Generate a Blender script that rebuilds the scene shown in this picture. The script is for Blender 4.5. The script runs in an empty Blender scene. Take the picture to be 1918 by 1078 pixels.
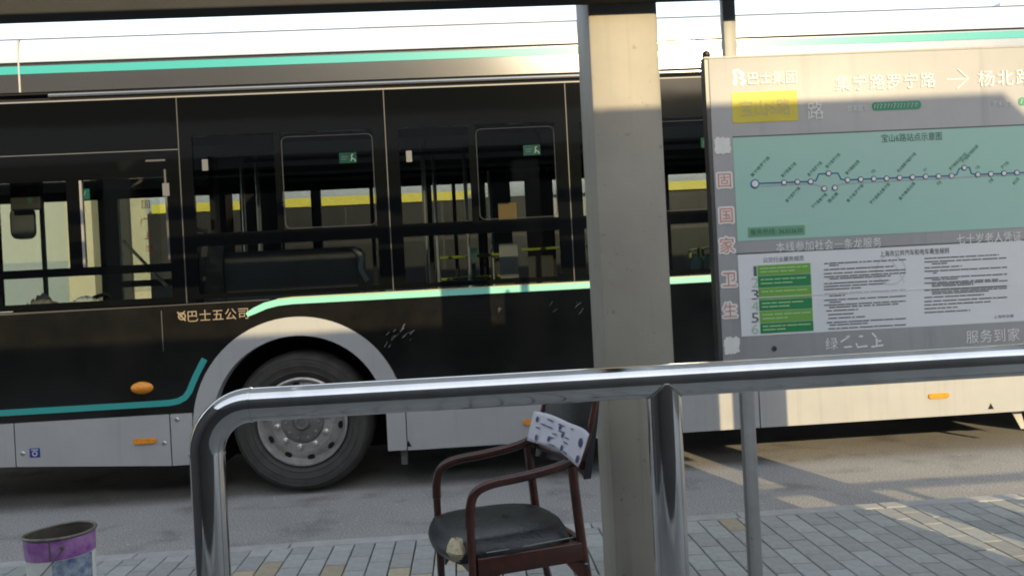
import bpy, bmesh, math, random
from mathutils import Vector, Matrix
random.seed(7)
R = math.radians
PI = math.pi
sc = bpy.context.scene
COL = sc.collection

# ------------------------------------------------------------------ camera, sky, sun, exposure
CAM = Vector((0.0, 0.0, 1.35))
YAW, PITCH, ROLL, FPX, IW, IH = R(3.2), R(-0.3), R(2.92), 1580.0, 1918.0, 1078.0
_f = Vector((math.sin(YAW) * math.cos(PITCH), math.cos(YAW) * math.cos(PITCH), math.sin(PITCH)))
_r0 = Vector((math.cos(YAW), -math.sin(YAW), 0))
_u0 = _r0.cross(_f)
_r = math.cos(ROLL) * _r0 - math.sin(ROLL) * _u0
_u = math.sin(ROLL) * _r0 + math.cos(ROLL) * _u0
cd = bpy.data.cameras.new('camera')
cam = bpy.data.objects.new('camera', cd)
COL.objects.link(cam)
cd.sensor_width = 36.0
cd.lens = 36.0 * FPX / IW
cd.clip_start = 0.05
cd.clip_end = 2000
M = Matrix((_r, _u, -_f)).transposed().to_4x4()
M.translation = CAM
cam.matrix_world = M
sc.camera = cam

SUN_EL, SUN_AZ = R(18.3), R(14.5)          # the sun stands behind the camera, a little to the right
world = bpy.data.worlds.new('World')
sc.world = world
world.use_nodes = True
wn = world.node_tree.nodes
sky = wn.new('ShaderNodeTexSky')
sky.sky_type = 'NISHITA'
sky.sun_disc = False
sky.sun_elevation = SUN_EL
sky.sun_rotation = PI - SUN_AZ
sky.dust_density = 1.5
sky.air_density = 1.0
sky.ozone_density = 1.0
wn['Background'].inputs['Strength'].default_value = 0.14
veil = wn.new('ShaderNodeMix'); veil.data_type = 'RGBA'      # even pale haze over the whole sky
veil.inputs[0].default_value = 0.50
veil.inputs[7].default_value = (5.2, 5.35, 5.5, 1)
world.node_tree.links.new(sky.outputs[0], veil.inputs[6])
world.node_tree.links.new(veil.outputs[2], wn['Background'].inputs['Color'])
sd = bpy.data.lights.new('sun', 'SUN')
sd.energy = 2.05
sd.angle = R(0.5)
sd.color = (1.0, 0.79, 0.46)
sun = bpy.data.objects.new('sun', sd)
COL.objects.link(sun)
_sd = Vector((math.sin(SUN_AZ) * math.cos(SUN_EL), -math.cos(SUN_AZ) * math.cos(SUN_EL), math.sin(SUN_EL)))
sun.rotation_euler = _sd.to_track_quat('Z', 'Y').to_euler()
sun.location = (4, -8, 9)
sc.view_settings.view_transform = 'Standard'
sc.view_settings.look = 'None'
sc.view_settings.gamma = 1
sc.view_settings.exposure = 1.40
sc.view_settings.use_curve_mapping = False
sc.cycles.use_denoising = True
sc.cycles.filter_width = 1.9          # the soft pixels of a phone video
sc.cycles.max_bounces = 10
sc.cycles.transparent_max_bounces = 24
sc.cycles.caustics_reflective = False
sc.cycles.caustics_refractive = False
sc.cycles.sample_clamp_indirect = 6


def at(px, py, Y):
    """the point of the vertical plane at depth Y that was measured at this place in the photograph"""
    d = _f + _r * ((px - IW / 2) / FPX) - _u * ((py - IH / 2) / FPX)
    return CAM + d * (Y / d.y)


# ------------------------------------------------------------------ materials
MATS = {}


def mat(name, col, rough=0.5, metal=0.0, var=0.0, scale=8.0, bump=0.0, bscale=60.0, col2=None, coat=0.0,
        rvar=0.0, spec=0.5, objrand=0.0, streak=0.0, speck=0.0, wave=0.0):
    if name in MATS:
        return MATS[name]
    m = bpy.data.materials.new(name)
    m.use_nodes = True
    nt = m.node_tree
    b = nt.nodes['Principled BSDF']
    b.inputs['Base Color'].default_value = (*col, 1)
    b.inputs['Roughness'].default_value = rough
    b.inputs['Metallic'].default_value = metal
    b.inputs['Specular IOR Level'].default_value = spec
    b.inputs['Coat Weight'].default_value = coat
    b.inputs['Coat Roughness'].default_value = 0.14
    tc = nt.nodes.new('ShaderNodeTexCoord')
    if var > 0 or col2 or rvar > 0:
        n = nt.nodes.new('ShaderNodeTexNoise')
        n.inputs['Scale'].default_value = scale
        n.inputs['Detail'].default_value = 8
        n.inputs['Roughness'].default_value = 0.65
        nt.links.new(tc.outputs['Object'], n.inputs['Vector'])
        cr = nt.nodes.new('ShaderNodeValToRGB')
        cr.color_ramp.elements[0].position = 0.32
        cr.color_ramp.elements[1].position = 0.7
        c2 = col2 or tuple(min(1, c * (1 + var)) for c in col)
        c1 = col if col2 else tuple(c * (1 - var) for c in col)
        cr.color_ramp.elements[0].color = (*c1, 1)
        cr.color_ramp.elements[1].color = (*c2, 1)
        nt.links.new(n.outputs['Fac'], cr.inputs['Fac'])
        out = cr.outputs['Color']
        if objrand > 0:
            oi = nt.nodes.new('ShaderNodeObjectInfo')
            mr = nt.nodes.new('ShaderNodeMapRange')
            mr.inputs['To Min'].default_value = 1 - objrand
            mr.inputs['To Max'].default_value = 1 + objrand
            nt.links.new(oi.outputs['Random'], mr.inputs['Value'])
            mx = nt.nodes.new('ShaderNodeVectorMath')
            mx.operation = 'SCALE'
            nt.links.new(out, mx.inputs[0])
            nt.links.new(mr.outputs[0], mx.inputs['Scale'])
            out = mx.outputs[0]
        nt.links.new(out, b.inputs['Base Color'])
        if rvar > 0:
            rr = nt.nodes.new('ShaderNodeMapRange')
            rr.inputs['From Min'].default_value = 0.3
            rr.inputs['From Max'].default_value = 0.7
            rr.inputs['To Min'].default_value = max(0.02, rough - rvar)
            rr.inputs['To Max'].default_value = rough + rvar
            nt.links.new(n.outputs['Fac'], rr.inputs['Value'])
            nt.links.new(rr.outputs[0], b.inputs['Roughness'])
    def over(color_out, scale_vec, lo, hi, tint, strength):
        mp_ = nt.nodes.new('ShaderNodeMapping')
        mp_.inputs['Scale'].default_value = scale_vec
        nt.links.new(tc.outputs['Object'], mp_.inputs['Vector'])
        ns = nt.nodes.new('ShaderNodeTexNoise')
        ns.inputs['Scale'].default_value = 1.0
        ns.inputs['Detail'].default_value = 6
        nt.links.new(mp_.outputs[0], ns.inputs['Vector'])
        mr_ = nt.nodes.new('ShaderNodeMapRange')
        mr_.inputs['From Min'].default_value = lo
        mr_.inputs['From Max'].default_value = hi
        mr_.inputs['To Max'].default_value = strength
        nt.links.new(ns.outputs['Fac'], mr_.inputs['Value'])
        mm = nt.nodes.new('ShaderNodeMix'); mm.data_type = 'RGBA'
        nt.links.new(mr_.outputs[0], mm.inputs[0])
        if color_out is None: mm.inputs[6].default_value = (*col, 1)
        else: nt.links.new(color_out, mm.inputs[6])
        mm.inputs[7].default_value = (*tint, 1)
        nt.links.new(mm.outputs[2], b.inputs['Base Color'])
        return mm.outputs[2]
    cur = b.inputs['Base Color'].links[0].from_socket if b.inputs['Base Color'].links else None
    if streak > 0:
        cur = over(cur, (26, 26, 0.9), 0.52, 0.75, tuple(c * .45 for c in col), streak)
    if speck > 0:
        cur = over(cur, (38, 38, 38), 0.66, 0.72, tuple(c * .3 for c in col), speck)
    if wave > 0:
        nw = nt.nodes.new('ShaderNodeTexNoise')
        nw.inputs['Scale'].default_value = 2.2
        nw.inputs['Detail'].default_value = 1.5
        nt.links.new(tc.outputs['Object'], nw.inputs['Vector'])
        bw = nt.nodes.new('ShaderNodeBump')
        bw.inputs['Strength'].default_value = wave
        bw.inputs['Distance'].default_value = 0.02
        nt.links.new(nw.outputs['Fac'], bw.inputs['Height'])
        nt.links.new(bw.outputs[0], b.inputs['Normal'])
    if bump > 0:
        n2 = nt.nodes.new('ShaderNodeTexNoise')
        n2.inputs['Scale'].default_value = bscale
        n2.inputs['Detail'].default_value = 5
        nt.links.new(tc.outputs['Object'], n2.inputs['Vector'])
        bp = nt.nodes.new('ShaderNodeBump')
        bp.inputs['Strength'].default_value = bump
        bp.inputs['Distance'].default_value = 0.01
        nt.links.new(n2.outputs['Fac'], bp.inputs['Height'])
        nt.links.new(bp.outputs[0], b.inputs['Normal'])
    MATS[name] = m
    return m


def glass(name, tint, refl=0.04, ior=1.45):
    m = bpy.data.materials.new(name)
    m.use_nodes = True
    nt = m.node_tree
    nt.nodes.remove(nt.nodes['Principled BSDF'])
    out = nt.nodes['Material Output']
    tr = nt.nodes.new('ShaderNodeBsdfTransparent')
    tr.inputs[0].default_value = (*tint, 1)
    gl = nt.nodes.new('ShaderNodeBsdfGlossy')
    gl.inputs['Roughness'].default_value = 0.02
    fr = nt.nodes.new('ShaderNodeFresnel')
    fr.inputs['IOR'].default_value = ior
    mx = nt.nodes.new('ShaderNodeMixShader')
    ge = nt.nodes.new('ShaderNodeNewGeometry')          # the sheet tints and mirrors once, on its outer face
    om = nt.nodes.new('ShaderNodeMath'); om.operation = 'SUBTRACT'; om.inputs[0].default_value = 1
    nt.links.new(ge.outputs['Backfacing'], om.inputs[1])
    mu = nt.nodes.new('ShaderNodeMath'); mu.operation = 'MULTIPLY'
    nt.links.new(fr.outputs[0], mu.inputs[0]); nt.links.new(om.outputs[0], mu.inputs[1])
    nt.links.new(mu.outputs[0], mx.inputs[0])
    tm = nt.nodes.new('ShaderNodeMix'); tm.data_type = 'RGBA'
    tm.inputs[6].default_value = (*tint, 1); tm.inputs[7].default_value = (1, 1, 1, 1)
    nt.links.new(ge.outputs['Backfacing'], tm.inputs[0]); nt.links.new(tm.outputs[2], tr.inputs[0])
    nt.links.new(tr.outputs[0], mx.inputs[1])
    nt.links.new(gl.outputs[0], mx.inputs[2])
    nt.links.new(mx.outputs[0], out.inputs['Surface'])
    MATS[name] = m
    return m


def asphalt():
    m = mat('asphalt', (0.055, 0.056, 0.06), 0.9)
    nt = m.node_tree
    b = nt.nodes['Principled BSDF']
    tc = nt.nodes['Texture Coordinate']
    big = nt.nodes.new('ShaderNodeTexNoise'); big.inputs['Scale'].default_value = 0.9; big.inputs['Detail'].default_value = 6
    fine = nt.nodes.new('ShaderNodeTexVoronoi'); fine.inputs['Scale'].default_value = 90
    fine2 = nt.nodes.new('ShaderNodeTexNoise'); fine2.inputs['Scale'].default_value = 105; fine2.inputs['Detail'].default_value = 4
    for n in (big, fine, fine2):
        nt.links.new(tc.outputs['Object'], n.inputs['Vector'])
    r1 = nt.nodes.new('ShaderNodeValToRGB')
    r1.color_ramp.elements[0].position = 0.3; r1.color_ramp.elements[0].color = (0.24, 0.24, 0.248, 1)
    r1.color_ramp.elements[1].position = 0.75; r1.color_ramp.elements[1].color = (0.31, 0.308, 0.305, 1)
    nt.links.new(big.outputs['Fac'], r1.inputs['Fac'])
    r2 = nt.nodes.new('ShaderNodeValToRGB')
    r2.color_ramp.elements[0].position = 0.35; r2.color_ramp.elements[0].color = (0.55, 0.55, 0.55, 1)
    r2.color_ramp.elements[1].position = 0.72; r2.color_ramp.elements[1].color = (1.6, 1.55, 1.45, 1)
    nt.links.new(fine2.outputs['Fac'], r2.inputs['Fac'])
    mx = nt.nodes.new('ShaderNodeMix'); mx.data_type = 'RGBA'; mx.blend_type = 'MULTIPLY'
    mx.inputs[0].default_value = 1
    nt.links.new(r1.outputs[0], mx.inputs[6]); nt.links.new(r2.outputs[0], mx.inputs[7])
    st = nt.nodes.new('ShaderNodeTexNoise'); st.inputs['Scale'].default_value = 2.6; st.inputs['Detail'].default_value = 3
    nt.links.new(tc.outputs['Object'], st.inputs['Vector'])
    rs = nt.nodes.new('ShaderNodeValToRGB')
    rs.color_ramp.elements[0].position = 0.30; rs.color_ramp.elements[0].color = (0.66, 0.65, 0.64, 1)
    rs.color_ramp.elements[1].position = 0.46; rs.color_ramp.elements[1].color = (1, 1, 1, 1)
    nt.links.new(st.outputs['Fac'], rs.inputs['Fac'])
    mxs = nt.nodes.new('ShaderNodeMix'); mxs.data_type = 'RGBA'; mxs.blend_type = 'MULTIPLY'; mxs.inputs[0].default_value = 1
    nt.links.new(mx.outputs[2], mxs.inputs[6]); nt.links.new(rs.outputs[0], mxs.inputs[7])
    mx = mxs
    # scattered pale chips of stone
    r3 = nt.nodes.new('ShaderNodeValToRGB')
    r3.color_ramp.elements[0].position = 0.88; r3.color_ramp.elements[0].color = (0, 0, 0, 1)
    r3.color_ramp.elements[1].position = 0.95; r3.color_ramp.elements[1].color = (1, 1, 1, 1)
    nt.links.new(fine.outputs['Color'], r3.inputs['Fac'])
    mx2 = nt.nodes.new('ShaderNodeMix'); mx2.data_type = 'RGBA'
    nt.links.new(r3.outputs[0], mx2.inputs[0])
    nt.links.new(mx.outputs[2], mx2.inputs[6]); mx2.inputs[7].default_value = (0.42, 0.41, 0.39, 1)
    nt.links.new(mx2.outputs[2], b.inputs['Base Color'])
    bp = nt.nodes.new('ShaderNodeBump'); bp.inputs['Strength'].default_value = 0.35; bp.inputs['Distance'].default_value = 0.006
    nt.links.new(fine2.outputs['Fac'], bp.inputs['Height']); nt.links.new(bp.outputs[0], b.inputs['Normal'])
    return m


asphalt()
glass('bus_glass', (0.36, 0.385, 0.38))
glass('cab_glass', (0.50, 0.54, 0.51))
glass('clear_glass', (0.78, 0.82, 0.80))
mat('black_paint', (0.0045, 0.005, 0.005), 0.13, col2=(0.012, 0.011, 0.0095), scale=3.0, rvar=0.05, spec=0.5, wave=0.12)
mat('black_frit', (0.003, 0.0036, 0.0038), 0.07, spec=0.25, wave=0.06)
mat('black_trim', (0.014, 0.012, 0.013), 0.45)
mat('rubber', (0.044, 0.042, 0.039), 0.8, var=0.3, scale=9, bump=0.15, bscale=40)
mat('white_paint', (0.42, 0.48, 0.57), 0.3, coat=0.4, var=0.04, scale=2.5)
mat('silver_paint', (0.29, 0.29, 0.285), 0.15, metal=0.88, var=0.05, scale=2.0)
mat('skirt_paint', (0.37, 0.375, 0.375), 0.35, var=0.06, scale=3.0, coat=0.2, streak=.18, wave=.05)
mat('teal_stripe', (0.045, 0.34, 0.325), 0.35)
mat('mint_stripe', (0.23, 0.58, 0.48), 0.35)
mat('line_grey', (0.45, 0.44, 0.42), 0.4)
mat('edge_pale', (0.40, 0.45, 0.28), 0.4)
mat('head_grey', (0.22, 0.215, 0.20), 0.45)
mat('seam_grey', (0.05, 0.049, 0.047), 0.5)
mat('dark_line', (0.03, 0.03, 0.03), 0.5)
mat('rim_steel', (0.42, 0.42, 0.41), 0.38, metal=0.6, var=0.25, scale=14)
mat('hub_grey', (0.16, 0.16, 0.155), 0.5, metal=0.4, var=0.3, scale=20)
mat('nut_steel', (0.5, 0.5, 0.49), 0.3, metal=0.9)
mat('hole_black', (0.004, 0.004, 0.004), 0.9)
mat('amber', (0.75, 0.27, 0.02), 0.25, var=0.3, scale=90)
mat('gold_letter', (0.30, 0.24, 0.17), 0.4, metal=0.3)
mat('exit_mark', (0.35, 0.45, 0.44), 0.5)
mat('exit_green', (0.015, 0.20, 0.18), 0.5)
mat('sash_dim', (0.020, 0.021, 0.021), 0.5)
mat('tag_grey', (0.09, 0.095, 0.10), 0.5)
mat('sticker_white', (0.6, 0.62, 0.63), 0.5)
mat('sticker_blue', (0.02, 0.04, 0.22), 0.4)
mat('interior_dark', (0.034, 0.036, 0.038), 0.7)
mat('interior_grey', (0.075, 0.08, 0.088), 0.6, var=0.15, scale=5)
mat('interior_light', (0.35, 0.36, 0.36), 0.5)
mat('seat_blue', (0.03, 0.12, 0.14), 0.55, var=0.2)
mat('seat_grey', (0.12, 0.125, 0.13), 0.5)
mat('pole_steel', (0.5, 0.5, 0.5), 0.3, metal=0.9)
mat('pole_yellow', (0.40, 0.50, 0.06), 0.4)
mat('tan_board', (0.55, 0.36, 0.16), 0.6)
mat('red_letter', (0.62, 0.03, 0.03), 0.5)
mat('stainless', (0.66, 0.66, 0.655), 0.07, metal=1.0, var=0.10, scale=7, rvar=0.04, streak=.15)
mat('weld_steel', (0.42, 0.40, 0.36), 0.35, metal=1.0, var=0.3, scale=60)
mat('column_paint', (0.31, 0.288, 0.24), 0.55, var=0.08, scale=4, streak=.35, speck=.4, bump=0.05, bscale=30)
mat('beam_dark', (0.016, 0.0165, 0.016), 0.7, var=0.2, scale=4)
mat('shelter_dark', (0.035, 0.034, 0.033), 0.6, var=0.15, scale=4)
mat('shelter_roof', (0.45, 0.45, 0.44), 0.6)
mat('shade_wall', (0.085, 0.085, 0.088), 0.5, var=0.15, scale=2)
mat('sign_grey', (0.40, 0.40, 0.403), 0.46, metal=0.0, var=0.06, scale=5, streak=.30)
mat('sign_frame', (0.10, 0.10, 0.10), 0.4, metal=0.5)
mat('post_paint', (0.34, 0.34, 0.33), 0.45, var=0.08, scale=12, streak=.3, speck=.5)
mat('map_green', (0.36, 0.62, 0.515), 0.4, col2=(0.39, 0.60, 0.54), scale=3.0)
mat('notice_white', (0.75, 0.77, 0.785), 0.45, var=0.03, scale=4)
mat('letter_white', (0.84, 0.84, 0.82), 0.5)
mat('letter_dim', (0.76, 0.77, 0.75), 0.5)
mat('yellow_plate', (0.66, 0.55, 0.06), 0.5, var=0.08, scale=10)
mat('yellow_faded', (0.52, 0.46, 0.22), 0.5)
mat('green_pill', (0.05, 0.30, 0.18), 0.5)
mat('pill_mark', (0.40, 0.62, 0.52), 0.5)
mat('route_blue', (0.04, 0.17, 0.32), 0.5)
mat('route_pink', (0.38, 0.42, 0.46), 0.5)
mat('stop_ring', (0.09, 0.13, 0.15), 0.5)
mat('name_green', (0.03, 0.14, 0.09), 0.5)
mat('hotline_box', (0.17, 0.38, 0.24), 0.5)
mat('list_light', (0.17, 0.40, 0.07), 0.5)
mat('list_dark', (0.02, 0.24, 0.08), 0.5)
mat('list_line', (0.42, 0.65, 0.33), 0.5)
mat('number_dark', (0.10, 0.14, 0.13), 0.5)
mat('number_pale', (0.42, 0.56, 0.42), 0.5)
mat('text_dark', (0.12, 0.13, 0.13), 0.6)
mat('text_black', (0.035, 0.04, 0.04), 0.6)
mat('stamp_grey', (0.64, 0.66, 0.68), 0.5)
mat('letter_red', (0.66, 0.26, 0.20), 0.5, var=0.15, scale=40)
mat('peel_white', (0.76, 0.77, 0.73), 0.55, var=0.05, scale=30)
mat('wood_red', (0.080, 0.020, 0.011), 0.30, col2=(0.028, 0.010, 0.008), scale=18, coat=0.3, speck=.5, streak=.3)
mat('leather_black', (0.014, 0.015, 0.018), 0.36, var=0.25, scale=25, bump=0.25, bscale=90, rvar=0.08)
mat('foam', (0.62, 0.54, 0.36), 0.9, var=0.2, scale=60, bump=0.6, bscale=120)
mat('crease', (0.22, 0.22, 0.22), 0.6)
mat('paper_white', (0.62, 0.62, 0.68), 0.6, var=0.06, scale=30)
mat('paper_print', (0.06, 0.06, 0.16), 0.6)
mat('bucket_white', (0.78, 0.79, 0.75), 0.4, col2=(0.62, 0.64, 0.58), scale=12, speck=.4)
mat('bucket_purple', (0.21, 0.045, 0.26), 0.35, col2=(0.42, 0.24, 0.46), scale=16)
mat('bucket_rim', (0.16, 0.15, 0.12), 0.5, metal=0.5, var=0.3, scale=40)
mat('bucket_inside', (0.075, 0.065, 0.05), 0.8, var=0.3, scale=20)
mat('bucket_blue', (0.02, 0.06, 0.17), 0.4, col2=(0.45, 0.52, 0.58), scale=22)
mat('paver_grey', (0.31, 0.32, 0.312), 0.85, var=0.14, scale=22, bump=0.35, bscale=160, objrand=0.14)
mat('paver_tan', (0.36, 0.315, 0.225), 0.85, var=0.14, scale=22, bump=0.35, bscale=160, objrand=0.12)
mat('paver_bed', (0.055, 0.055, 0.048), 0.95, var=0.25, scale=30)
mat('kerb_concrete', (0.33, 0.33, 0.325), 0.85, var=0.12, scale=10, bump=0.3, bscale=90, objrand=0.06)
mat('ground', (0.13, 0.13, 0.125), 0.9, var=0.1, scale=0.5)
mat('building_cream', (0.46, 0.43, 0.31), 0.8, var=0.04, scale=0.6)
mat('building_pale', (0.40, 0.43, 0.39), 0.8, var=0.03, scale=0.5)
mat('building_base', (0.26, 0.31, 0.33), 0.8)
mat('building_dark', (0.05, 0.055, 0.06), 0.3)
mat('louvre_white', (0.75, 0.75, 0.75), 0.6)
mat('bus_yellow', (0.60, 0.54, 0.08), 0.4)
mat('far_window', (0.03, 0.031, 0.031), 0.35, var=0.2, scale=1.5, spec=.2)
mat('far_grey', (0.30, 0.30, 0.29), 0.4)
mat('blocker_dark', (0.055, 0.052, 0.048), 0.8, var=0.2, scale=.3)
mat('bark', (0.09, 0.07, 0.05), 0.9, var=0.3)
mat('leaf', (0.05, 0.085, 0.03), 0.7, objrand=0.0, var=0.3, scale=1.5)
mat('cloth_grey', (0.20, 0.19, 0.18), 0.9, var=0.3, scale=30)
mat('lamp_white', (0.5, 0.5, 0.5), 0.4)


def film():
    m = bpy.data.materials.new('red_film')
    m.use_nodes = True
    nt = m.node_tree
    nt.nodes.remove(nt.nodes['Principled BSDF'])
    a = nt.nodes.new('ShaderNodeBsdfTranslucent'); a.inputs[0].default_value = (.8, .03, .03, 1)
    b = nt.nodes.new('ShaderNodeBsdfDiffuse'); b.inputs[0].default_value = (.7, .03, .03, 1)
    x = nt.nodes.new('ShaderNodeMixShader'); x.inputs[0].default_value = .3
    nt.links.new(a.outputs[0], x.inputs[1]); nt.links.new(b.outputs[0], x.inputs[2])
    nt.links.new(x.outputs[0], nt.nodes['Material Output'].inputs['Surface'])
    MATS['red_film'] = m
film()


def sheet():
    m = bpy.data.materials.new('roof_sheet')
    m.use_nodes = True
    nt = m.node_tree
    nt.nodes.remove(nt.nodes['Principled BSDF'])
    a = nt.nodes.new('ShaderNodeBsdfDiffuse'); a.inputs[0].default_value = (.6, .6, .58, 1)
    b = nt.nodes.new('ShaderNodeBsdfTranslucent'); b.inputs[0].default_value = (.75, .77, .78, 1)
    x = nt.nodes.new('ShaderNodeMixShader'); x.inputs[0].default_value = .6
    nt.links.new(a.outputs[0], x.inputs[1]); nt.links.new(b.outputs[0], x.inputs[2])
    nt.links.new(x.outputs[0], nt.nodes['Material Output'].inputs['Surface'])
    MATS['roof_sheet'] = m
sheet()


# ------------------------------------------------------------------ mesh helpers
class MB:
    def __init__(self):
        self.v, self.f = [], []

    def add(self, vs, fs):
        o = len(self.v)
        self.v += [tuple(p) for p in vs]
        self.f += [tuple(i + o for i in q) for q in fs]
        return self

    def box(self, x0, x1, y0, y1, z0, z1, bev=0.0):
        if x0 > x1: x0, x1 = x1, x0
        if y0 > y1: y0, y1 = y1, y0
        if z0 > z1: z0, z1 = z1, z0
        if bev <= 0:
            v = [(x, y, z) for z in (z0, z1) for y in (y0, y1) for x in (x0, x1)]
            return self.add(v, [(0, 2, 3, 1), (4, 5, 7, 6), (0, 1, 5, 4), (2, 6, 7, 3), (0, 4, 6, 2), (1, 3, 7, 5)])
        bm = bmesh.new()
        bmesh.ops.create_cube(bm, size=1)
        for p in bm.verts:
            p.co = ((x0 + x1) / 2 + p.co.x * (x1 - x0), (y0 + y1) / 2 + p.co.y * (y1 - y0), (z0 + z1) / 2 + p.co.z * (z1 - z0))
        bmesh.ops.bevel(bm, geom=bm.edges[:], offset=bev, segments=2, affect='EDGES', profile=0.5)
        bm.verts.index_update()
        self.add([p.co for p in bm.verts], [[q.index for q in fc.verts] for fc in bm.faces])
        bm.free()
        return self

    def tube(self, pts, rad, n=14, cap=True, sq=(1, 1)):
        """swept round section along a path; rad may be a list"""
        pts = [Vector(p) for p in pts]
        rads = rad if isinstance(rad, (list, tuple)) else [rad] * len(pts)
        rings = []
        t0 = (pts[1] - pts[0]).normalized()
        ref = Vector((0, 0, 1)) if abs(t0.z) < 0.9 else Vector((0, 1, 0))
        side = t0.cross(ref).normalized()
        for i, p in enumerate(pts):
            t = (pts[min(i + 1, len(pts) - 1)] - pts[max(i - 1, 0)]).normalized()
            side = (side - t * side.dot(t)).normalized()
            up = side.cross(t)
            rings.append([p + side * (math.cos(a) * rads[i] * sq[0]) + up * (math.sin(a) * rads[i] * sq[1])
                          for a in (2 * PI * k / n for k in range(n))])
        vs = [q for r in rings for q in r]
        fs = []
        for i in range(len(pts) - 1):
            for k in range(n):
                a, b = i * n + k, i * n + (k + 1) % n
                fs.append((a, a + n, b + n, b))
        if cap:
            fs.append(tuple(range(n)))
            fs.append(tuple(reversed(range((len(pts) - 1) * n, len(pts) * n))))
        return self.add(vs, fs)

    def lathe(self, prof, c=(0, 0, 0), axis='z', n=48, close=False):
        """prof: list of (radius, height)"""
        vs = []
        for r, h in prof:
            for k in range(n):
                a = 2 * PI * k / n
                if axis == 'z':
                    vs.append((c[0] + r * math.cos(a), c[1] + r * math.sin(a), c[2] + h))
                else:       # y axis
                    vs.append((c[0] + r * math.cos(a), c[1] + h, c[2] + r * math.sin(a)))
        fs = []
        m = len(prof)
        for i in range(m - 1 + (1 if close else 0)):
            for k in range(n):
                a, b = (i % m) * n + k, (i % m) * n + (k + 1) % n
                a2, b2 = ((i + 1) % m) * n + k, ((i + 1) % m) * n + (k + 1) % n
                fs.append((a, b, b2, a2))
        return self.add(vs, fs)

    def plate(self, pts, y0, y1):
        """outline of (x, z) points, counter-clockwise seen from -y, front at y0, back at y1"""
        n = len(pts)
        vs = [(x, y0, z) for x, z in pts] + [(x, y1, z) for x, z in pts]
        fs = [tuple(range(n)), tuple(reversed(range(n, 2 * n)))]
        fs += [(i, i + n, (i + 1) % n + n, (i + 1) % n) for i in range(n)]
        return self.add(vs, fs)

    def ribbon(self, pts, w, y0, y1):
        """a strip of width w along an (x, z) path"""
        P = [Vector((p[0], p[1])) for p in pts]
        top, bot = [], []
        for i, p in enumerate(P):
            t = (P[min(i + 1, len(P) - 1)] - P[max(i - 1, 0)]).normalized()
            nrm = Vector((-t.y, t.x))
            ww = w[i] if isinstance(w, (list, tuple)) else w
            top.append(p + nrm * ww / 2); bot.append(p - nrm * ww / 2)
        for i in range(len(P) - 1):
            q = [bot[i], bot[i + 1], top[i + 1], top[i]]
            vs = [(a.x, y0, a.y) for a in q] + [(a.x, y1, a.y) for a in q]
            fs = [(0, 1, 2, 3), (7, 6, 5, 4), (0, 4, 5, 1), (3, 2, 6, 7)]
            if i == 0: fs.append((0, 3, 7, 4))
            if i == len(P) - 2: fs.append((1, 5, 6, 2))
            self.add(vs, fs)
        return self

    def disc(self, x, z, r, y0, y1, n=20, rx=1.0):
        return self.plate([(x + rx * r * math.cos(2 * PI * k / n), z + r * math.sin(2 * PI * k / n)) for k in range(n)], y0, y1)

    def ring(self, x, z, r0, r1, y, n=20, dy=0.0):
        vs = [(x + r * math.cos(2 * PI * k / n), y, z + r * math.sin(2 * PI * k / n)) for r in (r0, r1) for k in range(n)]
        return self.add(vs, [(k, (k + 1) % n, (k + 1) % n + n, k + n) for k in range(n)])

    def quad(self, a, b, c, d):
        return self.add([a, b, c, d], [(0, 1, 2, 3)])

    def text(self, body, cx, cz, w, h, y, rot=0.0, space=1.0, keep=False, thick=0.0):
        vs, fs = text2d(body, space, thick > 0)
        xs = [p[0] for p in vs]; ys = [p[1] for p in vs]
        mx, my = (min(xs) + max(xs)) / 2, (min(ys) + max(ys)) / 2
        sx, sy = w / max(1e-6, max(xs) - min(xs)), h / max(1e-6, max(ys) - min(ys))
        if keep: sy = sx = min(sx, sy)
        c, s = math.cos(rot), math.sin(rot)
        out = []
        for p in vs:
            a, b = (p[0] - mx) * sx, (p[1] - my) * sy
            out.append((cx + a * c - b * s, y - thick * p[2], cz + a * s + b * c))
        return self.add(out, fs)

    def mesh(self, name):
        me = bpy.data.meshes.new(name)
        me.from_pydata(self.v, [], self.f)
        me.validate()
        me.update()
        return me


_T = {}


def text2d(body, space=1.0, solid=False):
    k = (body, space, solid)
    if k not in _T:
        cu = bpy.data.curves.new('t', 'FONT')
        cu.body = body
        cu.space_character = space
        cu.resolution_u = 2
        if solid: cu.extrude = 0.5
        o = bpy.data.objects.new('t', cu)
        COL.objects.link(o)
        dg = bpy.context.evaluated_depsgraph_get()
        me = bpy.data.meshes.new_from_object(o.evaluated_get(dg))
        _T[k] = ([v.co[:] for v in me.vertices], [tuple(p.vertices) for p in me.polygons])
        bpy.data.objects.remove(o); bpy.data.meshes.remove(me); bpy.data.curves.remove(cu)
    return _T[k]


OFF = {}


def root(name, loc, label, cat, group=None, rot=None):
    o = bpy.data.objects.new(name, None)
    COL.objects.link(o)
    o.location = loc
    o.empty_display_size = 0.1
    if rot: o.rotation_euler = rot
    o['label'] = label; o['category'] = cat
    if group: o['group'] = group
    OFF[o.name] = Vector(loc)
    return o


def part(name, mb, material, parent=None, smooth=False, local=False, label=None, kind=None, angle=35):
    me = mb if isinstance(mb, bpy.types.Mesh) else mb.mesh(name)
    if not me.materials:
        me.materials.append(MATS[material])
    o = bpy.data.objects.new(name, me)
    COL.objects.link(o)
    if smooth:
        me.polygons.foreach_set('use_smooth', [True] * len(me.polygons))
        try: me.set_sharp_from_angle(angle=R(angle))
        except Exception: pass
    if parent:
        o.parent = parent
        if not local and parent.name in OFF:
            o.location = -OFF[parent.name]
    if label: o['label'] = label
    if kind: o['kind'] = kind
    return o


def tag(o, label, cat, group=None):
    o['label'] = label; o['category'] = cat
    if group: o['group'] = group
    return o


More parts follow.
